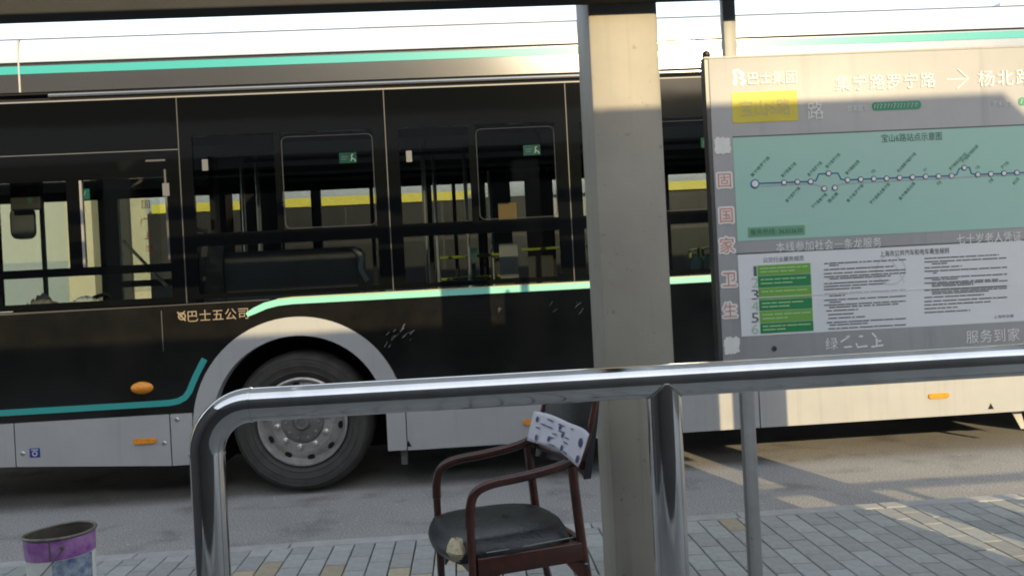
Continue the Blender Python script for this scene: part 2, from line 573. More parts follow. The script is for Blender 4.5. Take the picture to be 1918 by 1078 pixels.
def arc(cx, cz, r, a0, a1, n):
    return [(cx + r * math.cos(R(a0 + (a1 - a0) * k / n)), cz + r * math.sin(R(a0 + (a1 - a0) * k / n))) for k in range(n + 1)]


def rrect(x0, x1, z0, z1, r, n=4):
    return (arc(x1 - r, z0 + r, r, -90, 0, n) + arc(x1 - r, z1 - r, r, 0, 90, n) +
            arc(x0 + r, z1 - r, r, 90, 180, n) + arc(x0 + r, z0 + r, r, 180, 270, n))


# ================================================================== the setting
PZ = 0.12        # top of the pavement
g = part('ground', MB().box(-300, 300, -300, 300, -0.6, -0.03), 'ground', kind='structure')
rd = part('road', MB().box(-60, 60, 4.26, 60, -0.02, 0.0), 'asphalt', kind='structure')
pv = part('pavement', MB().box(-14, 14, -12, 4.165, -0.02, 0.093), 'paver_bed', kind='structure')

# pavers: those in view are objects of their own, the rest of the pavement is one part
pm = {}
for nm in ('paver_grey', 'paver_tan'):
    for half in (0, 1):
        b = MB().box(-0.047, 0.047, -0.097 + 0.05 * half, 0.097 - 0.05 * half, -0.03, 0.0, bev=0.004)
        me = b.mesh('paver'); me.materials.append(MATS[nm]); pm[nm, half] = me
far_mb = MB()
PW, PL = 0.1, 0.2
nview = 0
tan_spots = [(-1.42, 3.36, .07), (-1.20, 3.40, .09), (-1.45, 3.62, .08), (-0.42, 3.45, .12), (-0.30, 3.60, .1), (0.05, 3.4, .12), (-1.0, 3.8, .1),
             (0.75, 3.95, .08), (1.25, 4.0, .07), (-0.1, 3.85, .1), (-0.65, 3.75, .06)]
for i in range(-120, 120):
    x = i * PW + 0.05
    stag = 0.1 if i % 2 else 0.0
    j = 0
    y = 4.16
    first = True
    while y > -6:
        L = 0.1 if (first and stag) else PL
        first = False
        yc = y - L / 2
        half = 1 if L < 0.15 else 0
        inview = 3.02 < yc and -2.06 + (yc - 3.1) * -0.62 < x < 2.12 + (yc - 3.1) * 0.66
        dz = random.uniform(-0.0008, 0.0008)
        if inview and nview < 300:
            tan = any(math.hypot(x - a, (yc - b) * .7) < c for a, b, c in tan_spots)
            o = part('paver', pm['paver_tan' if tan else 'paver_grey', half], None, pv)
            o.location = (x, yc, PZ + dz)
            o.rotation_euler = (random.uniform(-.002, .002), random.uniform(-.003, .003), random.uniform(-.008, .008))
            nview += 1
        elif abs(x) < 6 and yc > -2.5:
            far_mb.box(x - 0.047, x + 0.047, yc - L / 2 + .003, yc + L / 2 - .003, PZ - .03, PZ + dz)
        y -= L
part('paving', far_mb, 'paver_grey', pv, kind='stuff')
kb = part('kerb', MB().box(-60, 60, 4.17, 4.255, -0.02, 0.06), 'paver_bed', kind='structure')
kme = MB().box(-0.372, 0.372, -0.047, 0.047, -0.12, 0.0, bev=0.008).mesh('kerb_stone'); kme.materials.append(MATS['kerb_concrete'])
for i in range(-16, 17):
    o = part('kerb_stone', kme, None, kb)
    o.location = (i * 0.75 + 0.2, 4.217 + random.uniform(-.002, .002), PZ - .001 + random.uniform(-.0015, .001))

# ================================================================== shelter: columns, beam, roof, added shade walls
sh = root('bus_shelter', (0.635, 3.25, PZ), 'grey bus shelter with square column and dark roof beam over the pavement', 'shelter')
for x0, x1 in ((0.505, 0.765), (2.46, 2.77), (-3.3, -3.04)):
    part('column', MB().box(x0, x1, 3.1, 3.4, PZ - .02, 2.53, bev=0.012), 'column_paint', sh, smooth=True)
    part('base_plate', MB().box(x0 - .05, x1 + .05, 3.05, 3.45, PZ, PZ + .015), 'column_paint', sh)
part('beam', MB().box(-7, 5.5, 2.99, 3.09, 2.358, 2.52, bev=.006), 'beam_dark', sh)
part('gutter', MB().box(-7, 5.5, 3.12, 3.42, 2.535, 2.55), 'beam_dark', sh)
ra = Vector((0, 3.42, 2.66)); rb = Vector((0, 1.62, 3.36))
rn = Vector((0, -(rb.z - ra.z), rb.y - ra.y)).normalized()
if rn.z < 0: rn = -rn
def slab(x0, x1, a, b, t):
    vs = []
    for x in (x0, x1):
        for p in (a, b, b + rn * t, a + rn * t):
            vs.append((x, p.y, p.z))
    return MB().add(vs, [(0, 1, 2, 3), (7, 6, 5, 4), (0, 4, 5, 1), (1, 5, 6, 2), (2, 6, 7, 3), (3, 7, 4, 0)])
for k in range(8):
    x0 = -7 + k * 1.56
    part('roof_panel', slab(x0 + .006, x0 + 1.554, ra, rb, 0.008), 'roof_sheet', sh)
for x in (-3.17, 0.635, 2.615):
    part('rafter', slab(x - .04, x + .04, ra - rn * .10, rb - rn * .10, 0.098), 'shelter_dark', sh)
# unseen back wall, added and shaped to shade the column, sign and bus
WY = -0.62
wall_top = 3.25
xs = [-7.0, -5.3, -3.6, -1.9, -0.2, 1.5, 3.17]
for a, b in zip(xs[:-1], xs[1:]):
    if b > 3:
        part('shade_panel', MB().plate([(a + .01, .2), (b, .2), (b, wall_top - .13), (b - .13, wall_top), (a + .01, wall_top)], WY, WY - .05), 'shade_wall', sh)
    else:
        part('shade_panel', MB().box(a + .01, b, WY - .05, WY, .2, wall_top), 'shade_wall', sh)
for x in xs[:-1]:
    part('wall_post', MB().box(x - .03, x + .03, WY - .16, WY - .052, PZ, wall_top - .1), 'shelter_dark', sh)

part('left_light_block', MB().box(-2.42, -2.38, WY + .01, 2.7, .2, 2.55), 'shade_wall', sh)  # added out of view to cut light from the left on column and handrail

# ================================================================== stainless handrail
RY, RZ, RR = 1.70, 1.137, 0.0335
hr = root('handrail', (-0.525, RY, PZ), 'shiny stainless steel handrail in front of chair and sign', 'handrail')
BR = 0.092
xl = -0.525
part('top_tube', MB().tube([(xl + BR, RY, RZ), (1.8, RY, RZ), (5.4, RY, RZ)], RR, 40), 'stainless', hr, smooth=True)
eb = [(xl + BR - BR * math.cos(R(a)), RY, RZ - BR + BR * math.sin(R(a))) for a in range(0, 91, 6)]
part('elbow', MB().tube(eb, RR + .0006, 40, cap=False), 'stainless', hr, smooth=True)
for x, z in ((xl, RZ - BR), ):
    part('weld_ring', MB().tube([(x, RY, z - .002), (x, RY, z + .002)], RR + .0016, 40), 'stainless', hr, smooth=True)
part('weld_ring', MB().tube([(xl + BR - .002, RY, RZ), (xl + BR + .002, RY, RZ)], RR + .0016, 40), 'stainless', hr, smooth=True)
part('post', MB().tube([(xl, RY, PZ - .02), (xl, RY, RZ - BR)], RR, 40, cap=False), 'stainless', hr, smooth=True)
for x in (0.393, 1.387, 2.38, 3.37, 4.36, 5.36):
    part('post', MB().tube([(x, RY, PZ - .02), (x, RY, RZ - .004)], RR + .0012, 40, cap=False), 'stainless', hr, smooth=True)
for x in (0.393, 1.387, 2.38):
    q = RR + .0012
    part('weld_bead', MB().tube([(x + q * math.cos(R(a)), RY + q * math.sin(R(a)), RZ - math.sqrt(max(1e-6, RR * RR - (q * math.sin(R(a)) * .96) ** 2))) for a in range(0, 361, 12)], .0022, 6), 'weld_steel', hr, smooth=True)
for x in (xl, 0.393, 1.387, 2.38, 3.37, 4.36, 5.36):
    part('foot_flange', MB().lathe([(RR + .002, .03), (RR + .02, .02), (RR + .025, 0)], (x, RY, PZ)), 'stainless', hr, smooth=True)

# ================================================================== stop sign
SY = 3.10
K = SY / FPX                           # metres for one photograph pixel on the board
def sp(px, py):
    p = at(px, py, SY)
    return p.x, p.z
sg = root('bus_stop_sign', (1.05, 3.2, PZ), 'grey bus stop board with green route map and white notice', 'sign')
SX0, SX1, SZ0, SZ1 = 0.948, 2.345, 1.0, 2.149
part('board', MB().box(SX0, SX1, SY, SY + .05, SZ0, SZ1, bev=.004), 'sign_grey', sg, smooth=True)
part('edge_trim', MB().box(SX0 - .014, SX0 - .001, SY + .002, SY + .055, SZ0, SZ1 - .003), 'sign_frame', sg)
part('edge_trim', MB().box(SX1 + .001, SX1 + .014, SY + .002, SY + .055, SZ0, SZ1), 'sign_frame', sg)
part('top_cap', MB().box(SX0 - .014, SX1 + .014, SY + .004, SY + .055, SZ1 + .001, SZ1 + .008), 'post_paint', sg)
for x, zt_ in ((1.056, 2.53), (2.2, 2.10)):
    part('post', MB().box(x - .025, x + .025, SY + .058, SY + .098, PZ - .02, zt_, bev=.006), 'post_paint', sg, smooth=True)
kx, kz = sp(1325, 99)
part('knob', MB().lathe([(0.001, -.017), (.009, -.015), (.0155, -.006), (.0165, .002), (.012, .012), (.001, .017)], (kx + .004, SY + .03, kz), n=20), 'black_trim', sg, smooth=True)
part('knob_stem', MB().tube([(kx + .004, SY + .03, SZ1), (kx + .004, SY + .03, kz)], .006, 10), 'black_trim', sg)
F1, F2, F3, F4 = SY - .0016, SY - .0028, SY - .0040, SY - .0052
def rect(mb, x0, y0, x1, y1, d0, d1, leftx=True):
    """a level rectangle whose upper left and lower right were measured"""
    a, b = sp(x0, y0), sp(x1, y1)
    return mb.box(min(a[0], b[0]), max(a[0], b[0]), d0, d1, min(a[1], b[1]), max(a[1], b[1]))
def crect(px, py, w, h, d0, d1, mb=None):
    x, z = sp(px, py)
    return (mb or MB()).box(x - w * K / 2, x + w * K / 2, d0, d1, z - h * K / 2, z + h * K / 2)
def stext(name, body, px, py, w, h, material, d=F2, space=1.0, par=None, rot=0.0, mb=None, thick=0.0):
    x, z = sp(px, py)
    m = (mb or MB()).text(body, x, z, w * K, h * K, d if not thick else SY - thick / 2, rot, space, thick=thick)
    if mb is None:
        return part(name, m, material, par or sg)
    return m
# header
lx, lz = sp(1384, 146)
m = MB()
m.ribbon([(lx - .018, lz - .028), (lx - .012, lz), (lx - .016, lz + .026), (lx + .002, lz + .028)], .013, F1, SY - .0001)
m.ribbon([(lx + .002, lz + .022), (lx + .016, lz + .012), (lx + .008, lz - .002), (lx + .020, lz - .014), (lx + .006, lz - .027)], .014, F1, SY - .0001)
part('logo', m, 'letter_white', sg)
stext('company_lettering', '巴士集团', 1446, 146, 95, 24, 'letter_white', thick=.0035)
yp = part('route_plate', crect(1432.5, 200, 127, 58, F1, SY - .0001), 'yellow_plate', sg)
stext('plate_lettering', '宝山6路', 1433, 201, 98, 32, 'yellow_faded', par=yp)
stext('header_lettering', '路', 1527, 208, 32, 33, 'letter_dim')
stext('destination_lettering', '集宁路罗宁路', 1658, 153.5, 197, 29, 'letter_white', space=1.18, thick=.0035)
stext('destination_lettering', '杨北路', 1882, 146, 108, 30, 'letter_white', space=1.18, thick=.0035)
ax, az = sp(1793, 148.5)
m = MB().ribbon([(ax - .042, az), (ax + .040, az)], .0042, F1, SY - .0001)
m.ribbon([(ax + .002, az + .038), (ax + .042, az), (ax - .004, az - .036)], .0042, F2, SY - .0001)
part('arrow', m, 'letter_white', sg)
stext('hours_lettering', '首末班车', 1606, 203, 42, 12, 'letter_dim')
stext('hours_lettering', '首末班车', 1878, 194, 43, 12, 'letter_dim')
for px, py, w in ((1679, 198, 97), (1946, 189, 84)):
    x, z = sp(px, py)
    pl = part('hours_plate', MB().plate(rrect(x - w * K / 2, x + w * K / 2, z - 8 * K, z + 8 * K, .012), F1, SY - .0001), 'green_pill', sg)
    m = MB()
    q = x - w * K / 2 + .008
    while q < x + w * K / 2 - .012:
        ww = random.uniform(.006, .012); hh = random.uniform(.010, .018)
        m.ribbon([(q, z - hh / 2), (q + ww * .6, z + hh / 2)], .003, F3, F2)
        m.ribbon([(q, z + hh / 2), (q + ww, z + hh / 4)], .0025, F3, F2)
        q += ww + .004
    part('hours_marks', m, 'pill_mark', pl)
# the scratches of dried drips are in the board itself; dividing lines
a, b = sp(1372, 258), sp(1918, 239)
MX0 = sp(1374, 300)[0]
mz1, mz0 = a[1], sp(1380, 452)[1]
part('divider', MB().box(MX0, SX1 - .002, F1, SY - .0001, mz1, mz1 + .0045), 'sign_frame', sg)
mp = part('route_map', MB().box(MX0, SX1 - .004, F1, SY - .0001, mz0, mz1 - .0005), 'map_green', sg)
stext('map_title', '宝山6路站点示意图', 1707, 257, 120, 16, 'name_green', par=mp)
line = [(1413, 344), (1467, 341.9), (1517, 340), (1528, 338), (1533, 326), (1551, 325), (1568.8, 324.3), (1575, 336), (1587, 337), (1635, 335), (1684, 333),
        (1732, 331), (1781, 329.4), (1791, 327), (1796, 316), (1805, 314), (1815, 313.5), (1819, 325.5), (1830, 327), (1880, 325), (1960, 321), (1990, 320)]
part('route_line', MB().ribbon([sp(*p) for p in line], .0052, F2, F1 - .0001), 'route_blue', mp)
m = MB()
for s in ([(1425, 349), (1520, 344), (1540, 350)], [(1556, 353), (1575, 345), (1640, 341), (1790, 333), (1830, 331), (1990, 324)]):
    m.ribbon([sp(*p) for p in s], .0048, F2 + .0004, F1 - .0001)
part('return_line', m, 'route_pink', mp)
stops = [(1467.8, 341.9), (1492.9, 340.7), (1517.6, 340.2), (1551.3, 324.8), (1543, 353.2), (1563, 351.9), (1586.7, 337.2), (1611.4, 336), (1635.8, 335),
         (1659.8, 334.4), (1684, 333), (1708.2, 332.2), (1732.8, 331), (1757, 330.2), (1781.2, 329.4), (1805.1, 314.3), (1830.5, 327.2), (1854.7, 326),
         (1879.4, 324.8), (1903.6, 323.5), (1928, 322.4), (1952, 321.3), (1976, 320.2)]
x, z = sp(1413.5, 344.4)
st = part('terminus_ring', MB().disc(x, z, 8.6 * K, F3, F1 - .0001, 28), 'route_blue', mp)
part('terminus_dot', MB().disc(x, z, 6.2 * K, F4, F3 + .0001, 28), 'letter_dim', mp)
rgm, dtm = MB().disc(0, 0, 5.6 * K, 0, .0022, 20), MB().disc(0, 0, 3.9 * K, 0, .0010, 20)
rgm, dtm = rgm.mesh('stop_ring'), dtm.mesh('stop_dot')
rgm.materials.append(MATS['stop_ring']); dtm.materials.append(MATS['notice_white'])
for p in stops:
    x, z = sp(*p)
    o = part('stop_ring', rgm, None, mp); o.location = (x, F3, z)
    o = part('stop_dot', dtm, None, mp); o.location = (x, F4, z)
names = [((1406.8, 330), (1440, 294), '集宁路罗宁路'), ((1463.6, 331), (1489.5, 305), '集宁路集宁路'), ((1513, 329), (1538, 303.5), '集宁路罗宁路'), ((1547, 314), (1572, 288), '集宁路罗宁路'),
         ((1584, 326), (1608, 301), '集宁路杨北路'), ((1632, 324), (1638, 318.5), '宁路'), ((1680.7, 321.8), (1714, 286.8), '杨北路集宁路罗宁路'), ((1730, 321), (1735, 316), '罗宁'),
         ((1778, 317.7), (1808.4, 287.6), '集宁路杨北路宁路'), ((1801.8, 304), (1830, 272.6), '罗宁路集宁路杨北路'), ((1827.6, 316.8), (1833.5, 311), '宁路'), ((1875, 315), (1887.8, 303.5), '罗宁路'),
         ((1472, 377.8), (1497, 351), '集宁路罗宁路'), ((1521, 388.6), (1547, 362.8), '罗宁路集宁路'), ((1551, 378.6), (1568, 361), '杨北路'), ((1586.4, 377.8), (1615.6, 346), '集宁路罗宁路'),
         ((1629.7, 381), (1664.8, 343.5), '罗宁路杨北集宁路'), ((1684, 373.6), (1712.4, 342), '集宁路杨北路'), ((1755, 346), (1761.7, 340), '罗路'), ((1852, 342), (1858.5, 335), '宁路'), ((1897, 345), (1907, 333.5), '杨北路')]
for a, b, s in names:
    A, B = Vector(sp(*a)), Vector(sp(*b))
    L = (B - A).length
    part('station_name', MB().text(s, (A.x + B.x) / 2, (A.y + B.y) / 2, L, 7.2 * K, F2, math.atan2(B.y - A.y, B.x - A.x), 1.1), 'name_green', mp)
hb = part('hotline_box', crect(1454, 433, 111, 19, F2, F1 - .0001), 'hotline_box', mp)
stext('hotline_lettering', '服务热线: 36303630', 1454, 433, 102, 12, 'name_green', d=F3, par=hb)
stext('slogan_lettering', '本线参加社会一条龙服务', 1552, 458, 207, 19, 'letter_white', space=1.06)
stext('slogan_lettering', '七十岁老人凭证', 1852, 445, 129, 20, 'letter_white', space=1.06)
# notice
NX0 = sp(1385, 550)[0]
nz1, nz0 = sp(1383, 477)[1], sp(1388, 630)[1]
nt_ = part('notice', MB().box(NX0, SX1 - .004, F1, SY - .0001, nz0, nz1), 'notice_white', sg)
part('divider', MB().box(NX0 - .004, SX1 - .002, F1, SY - .0001, nz1 + .001, nz1 + .005), 'sign_frame', sg)
stext('list_title', '公交行业服务规范', 1467, 485, 80, 10, 'number_dark', par=nt_)
rows = [497, 517, 540, 562, 583, 605.5, 625.5]
x0, x1 = sp(1421, 560)[0], sp(1520.5, 560)[0]
for i in range(6):
    z1, z0 = sp(1421, rows[i])[1], sp(1421, rows[i + 1])[1]
    rw = part('list_row', MB().box(x0, x1, F2, F1 - .0001, z0 + .002, z1), 'list_dark' if i % 2 else 'list_light', nt_)
    m = MB()
    for k, (zz, e) in enumerate(((.30, .95), (.62, random.uniform(.45, .95)))):
        if i == 2 and k == 1: continue
        q = x0 + .010
        while q < x0 + (x1 - x0) * e - .02:
            w = random.uniform(.012, .05)
            z = z1 - (z1 - z0) * zz
            m.box(q, min(q + w, x0 + (x1 - x0) * .96), F3, F2 - .0001, z - .0022, z + .0022)
            q += w + random.uniform(.003, .006)
    part('row_text', m, 'list_line', rw)
    stext('row_number', str(i + 1), 1414, (rows[i] + rows[i + 1]) / 2 + .5, 6 if i == 0 else 14, 19, 'number_pale' if i % 2 else 'number_dark', par=nt_)
stext('notice_title', '上海市公共汽车和电车乘坐规则', 1712, 472, 137, 11.5, 'text_black', par=nt_)
def para(x0, x1, ys):
    m = MB()
    for e in ys:
        yy, ind, ln = e
        a = sp(x0 + ind, yy)
        b = x1 - x0 - ind
        q, end = a[0], a[0] + b * ln * K
        while q < end:
            w = random.uniform(.010, .06)
            m.box(q, min(q + w, end), F2, F1 - .0001, a[1] - .0021, a[1] + .0021)
            q += w + random.uniform(.002, .006)
    return m
c1 = [(493.6, 0, 1), (497, 10, .12), (505, 0, .85), (512.5, 0, 1), (518.5, 0, 1), (522, 10, .8), (531, 0, .8), (536.5, 0, .75), (542, 0, .45), (550.5, 0, 1), (554, 10, .2), (562, 0, 1),
      (566, 10, .15), (571.5, 0, 1), (575.5, 10, .9), (582, 4, .4), (589, 8, .33), (596, 8, .47), (604, 5, 1), (608.5, 10, .5), (615.5, 8, 1)]
c2 = [(484, 0, .9), (490.5, 0, 1), (494, 14, .2), (501.5, 0, .45), (508, 0, 1), (511, 16, .05), (521, 0, 1), (524, 14, .35), (530, 0, .9), (532.5, 14, 1), (536, 14, .55), (543.5, 0, 1),
      (546.5, 14, 1), (550, 14, .75), (557, 0, .72), (564.5, 0, 1), (571, 0, .8), (578, 0, .4), (585, 0, .55)]
part('paragraphs', para(1543, 1704, c1), 'text_dark', nt_)
part('paragraphs', para(1731, 1896, c2), 'text_dark', nt_)
stext('signature', '上海市交通', 1879, 592, 40, 6, 'text_dark', par=nt_)
x, z = sp(1668, 505)
m = MB()
m.ring(x, z, .052, .058, F2 + .0003, 28)
m.ribbon([(x - .03, z + .03), (x, z + .04), (x + .02, z + .01), (x + .05, z - .05)], .006, F2 + .0004, F2 + .0005)
part('stamp', m, 'stamp_grey', nt_)
part('fold_line', crect(1650, 545, 525, 1.2, F3, F2 - .0003), 'letter_white', nt_)
# foot of the board
stext('foot_lettering', '绿', 1557, 643, 24, 23, 'letter_white')
m = MB()
zz = lambda x, y: sp(1278 + x / 2.994, 360 + y / 2.994)
for s in ([(888, 838), (930, 812)], [(905, 868), (950, 864)], [(918, 812), (938, 806)], [(975, 845), (982, 868), (1038, 860)], [(990, 808), (1012, 806)], [(1063, 788), (1086, 812)], [(1088, 818), (1090, 860)], [(1060, 866), (1126, 856)], [(1090, 835), (1116, 831)]):
    m.ribbon([zz(*p) for p in s], .0058, F1, SY - .0001)
part('broken_lettering', m, 'letter_white', sg)
stext('foot_lettering', '服务到家', 1859, 628, 107, 25, 'letter_white', space=1.08)
x, z = sp(1450, 652.5)
part('screw', MB().lathe([(.010, 0), (.009, -.004), (.006, -.004), (.005, -.001), (0.0005, -.001)], (x, SY, z), axis='y', n=18), 'sign_frame', sg, smooth=True)
# red characters with a thick white edge down the left side
for px, py, ch, w, h in ((1356.5, 338, '固', 25, 26), (1360, 403.5, '国', 25, 27), (1361.5, 459, '家', 28, 29), (1365.5, 523, '卫', 27, 26), (1367, 580, '生', 26, 27)):
    x, z = sp(px, py)
    m = MB()
    for k in range(12):
        a = 2 * PI * k / 12
        m.text(ch, x + .0075 * math.cos(a), z + .0075 * math.sin(a), w * K, h * K, F1 - .0005 - k * .00002)
    if ch in '固国':
        m.box(x - w * K / 2, x + w * K / 2, F1, SY - .0001, z - h * K / 2, z + h * K / 2)
    pt = part('character_backing', m, 'peel_white', sg)
    part('red_character', MB().text(ch, x, z, w * K, h * K, F2 - .0006), 'letter_red', pt)
for px, py, sd_ in ((1353, 273, 3), (1370, 647, 5)):
    x, z = sp(px, py)
    rg = random.Random(sd_)
    pts = []
    for k in range(30):
        a = 2 * PI * k / 30
        sq = 1 / max(abs(math.cos(a)), abs(math.sin(a)))
        r = .030 * min(sq, 1.22) * rg.uniform(.86, 1.1)
        pts.append((x + r * math.cos(a), z + r * 1.06 * math.sin(a)))
    part('peeled_character', MB().plate(pts, F2, SY - .0001), 'peel_white', sg)

# ================================================================== armchair (built facing +x, turned towards the road end)
ch = root('armchair', (0.10, 2.80, PZ), 'red-brown wooden armchair with torn black leather seat', 'chair', rot=(0, 0, R(196.3)))
OFF.pop(ch.name)
def cpart(name, mb, material, smooth=True, label=None, parent=None):
    return part(name, mb, material, parent or ch, smooth=smooth, local=True, label=label, angle=50)
def bez(pts, n=6):
    """Catmull-Rom through the points"""
    P = [Vector(p) for p in pts]
    P = [2 * P[0] - P[1]] + P + [2 * P[-1] - P[-2]]
    out = []
    for i in range(1, len(P) - 2):
        for k in range(n):
            t = k / n
            a, b, c, d = P[i - 1], P[i], P[i + 1], P[i + 2]
            out.append(.5 * ((2 * b) + (-a + c) * t + (2 * a - 5 * b + 4 * c - d) * t * t + (-a + 3 * b - 3 * c + d) * t ** 3))
    out.append(P[-2])
    return out
for s in (1, -1):
    y = s * .202
    cpart('arm', MB().tube(bez([(.185, y, .50), (.182, y, .555), (.165, y, .600), (.115, y, .622), (.0, y, .632), (-.12, y * .99, .648), (-.185, y * .95, .675), (-.222, y * .85, .71)]), [.0128] * 43, 14, sq=(1.2, .85)), 'wood_red')
    cpart('front_leg', MB().tube([(.178, y, 0), (.183, y, .25), (.185, y, .50)], [.011, .0132, .0132], 14), 'wood_red')
    cpart('rear_leg', MB().tube(bez([(-.24, y, 0), (-.198, y, .25), (-.178, y * .99, .42), (-.16, y * .98, .645)]), [.012] * 6 + [.015] * 6 + [.0155] * 7, 14), 'wood_red')
    cpart('side_rail', MB().box(-.19, .17, y - .012, y + .012, .345, .405, bev=.004), 'wood_red')
    for u0, u1 in ((.168, .10), (-.185, -.12)):
        cpart('corner_brace', MB().add([(u0, y - .010, .34), (u1, y - .010, .346), (u0, y - .010, .265), (u0, y + .010, .34), (u1, y + .010, .346), (u0, y + .010, .265)],
              [(0, 1, 2), (3, 5, 4), (0, 3, 4, 1), (1, 4, 5, 2), (2, 5, 3, 0)]), 'wood_red', smooth=False)
    if s > 0:
        cpart('screw_cap', MB().lathe([(.0005, .0035), (.005, .0025), (.0065, 0)], (0, 0, 0), n=12), 'crease').location = (-.185, .2165, .335)
cpart('front_rail', MB().box(.158, .182, -.192, .192, .345, .405, bev=.004), 'wood_red')
cpart('rear_rail', MB().box(-.20, -.178, -.192, .192, .345, .405, bev=.004), 'wood_red')
# padded seat: a domed cushion with soft corners
bm = bmesh.new()
N = 22
def seat_xy(u, v):
    # superellipse-like square with rounded corners, wider at the front
    x = -.172 + (u * .5 + .5) * .412
    w = .190 + .018 * (u * .5 + .5)
    return x, v * w
grid = []
for i in range(N + 1):
    row = []
    for j in range(N + 1):
        u, v = -1 + 2 * i / N, -1 + 2 * j / N
        uu = u * math.sqrt(1 - .30 * v * v); vv = v * math.sqrt(1 - .30 * u * u)
        x, y = seat_xy(uu * 1.06, vv * 1.06)
        e = max(abs(u), abs(v))
        z = .445 + .030 * (1 - abs(u) ** 3) * (1 - abs(v) ** 3) - .026 * max(0, (e - .86) / .14) ** 2 - .010 * math.exp(-((u + .1) ** 2 + v * v) * 3)
        z += .002 * math.sin(7 * u + 3 * v) * (1 - e)
        row.append(bm.verts.new((x, y, z)))
    grid.append(row)
for i in range(N):
    for j in range(N):
        bm.faces.new((grid[i][j], grid[i + 1][j], grid[i + 1][j + 1], grid[i][j + 1]))
edge = [grid[i][0] for i in range(N + 1)] + [grid[N][j] for j in range(1, N + 1)] + [grid[i][N] for i in range(N - 1, -1, -1)] + [grid[0][j] for j in range(N - 1, 0, -1)]
prev = edge
for dz, sc_ in ((-.012, 1.012), (-.022, 1.005), (-.026, .97), (-.034, .985)):
    new = [bm.verts.new((v.co.x * 1 if False else .02 + (e0.co.x - .02) * sc_, e0.co.y * sc_, e0.co.z + dz)) for v, e0 in zip(prev, edge)]
    for k in range(len(edge)):
        k2 = (k + 1) % len(edge)
        bm.faces.new((prev[k], prev[k2], new[k2], new[k])[::-1])
    prev = new
bm.faces.new(prev)
me = bpy.data.meshes.new('seat')
bmesh.ops.recalc_face_normals(bm, faces=bm.faces[:])
bm.to_mesh(me); bm.free()
me.materials.append(MATS['leather_black'])
st = cpart('seat', me, None, label='worn black leather seat, front corner torn open')
part('seam', MB().tube([(-.155, .194, .418), (0, .207, .419), (.14, .211, .419)], .0022, 6), 'crease', st, smooth=True, local=True)
# torn corner: foam showing at the front near corner
rg = random.Random(4)
fm = MB()
c0 = Vector((.216, .150, .422))
fv, ff = [], []
for i in range(7):
    for k in range(12):
        a = PI * i / 6; b = 2 * PI * k / 12
        r = .038 * rg.uniform(.82, 1.15)
        fv.append((c0.x + r * .8 * math.sin(a) * math.cos(b), c0.y + r * 1.2 * math.sin(a) * math.sin(b), c0.z + r * .95 * math.cos(a)))
for i in range(6):
    for k in range(12):
        ff.append((i * 12 + k, i * 12 + (k + 1) % 12, (i + 1) * 12 + (k + 1) % 12, (i + 1) * 12 + k))
part('foam', fm.add(fv, ff), 'foam', st, smooth=True, local=True)
part('crack', MB().tube(bez([(.17, .05, .447), (.165, .08, .448), (.17, .10, .446)], 4), [.001, .002, .003, .004, .0045, .004, .003, .002, .001], 6), 'crease', st, local=True)
part('crack', MB().tube(bez([(.185, .09, .441), (.18, .12, .441), (.185, .145, .438)], 4), [.001, .002, .003, .004, .0045, .004, .003, .002, .001], 6), 'crease', st, local=True)
part('hole', MB().add([(.012 + .011 * math.cos(a) * (1 + .3 * math.sin(3 * a)), .02 + .016 * math.sin(a), .4672) for a in [2 * PI * k / 14 for k in range(14)]], [tuple(range(14))]), 'hole_black', st, local=True)
# curved padded backrest
bk = MB()
def back_grid(off, z0, z1, nz=8, ny=18, half=.212):
    rows = []
    for i in range(nz + 1):
        t = i / nz
        row = []
        for j in range(ny + 1):
            v = -1 + 2 * j / ny
            zz = z0 + (z1 - z0) * t + .018 * (1 - v * v) * t
            x = -.205 - .045 * (1 - v * v) - .05 * t + off
            row.append((x, v * half * (1 - .10 * max(0, t - .6)), zz))
        rows.append(row)
    return rows
A_, B_ = back_grid(.013, .60, .86), back_grid(-.013, .60, .86)
nz, ny = 8, 18
vs = [p for r in A_ for p in r] + [p for r in B_ for p in r]
o2 = (nz + 1) * (ny + 1)
fs = []
for i in range(nz):
    for j in range(ny):
        a = i * (ny + 1) + j
        fs.append((a, a + 1, a + ny + 2, a + ny + 1)); fs.append((a + o2, a + ny + 1 + o2, a + ny + 2 + o2, a + 1 + o2))
for j in range(ny):
    fs.append((j, j + o2, j + 1 + o2, j + 1)); a = nz * (ny + 1) + j; fs.append((a, a + 1, a + 1 + o2, a + o2))
for i in range(nz):
    a = i * (ny + 1); fs.append((a, a + ny + 1, a + ny + 1 + o2, a + o2)); a += ny; fs.append((a, a + o2, a + ny + 1 + o2, a + ny + 1))
cpart('backrest', bk.add(vs, fs), 'leather_black')
for s in (1, -1):
    cpart('back_stile', MB().tube(bez([(-.175, s * .20, .64), (-.215, s * .205, .72), (-.255, s * .203, .86)]), [.010] * 13, 12), 'wood_red')
cpart('back_rail', MB().tube(bez([(-.20, .19, .64), (-.235, .10, .63), (-.248, 0, .63), (-.235, -.10, .63), (-.20, -.19, .64)]), .015, 12), 'wood_red')
bpy.context.view_layer.update()

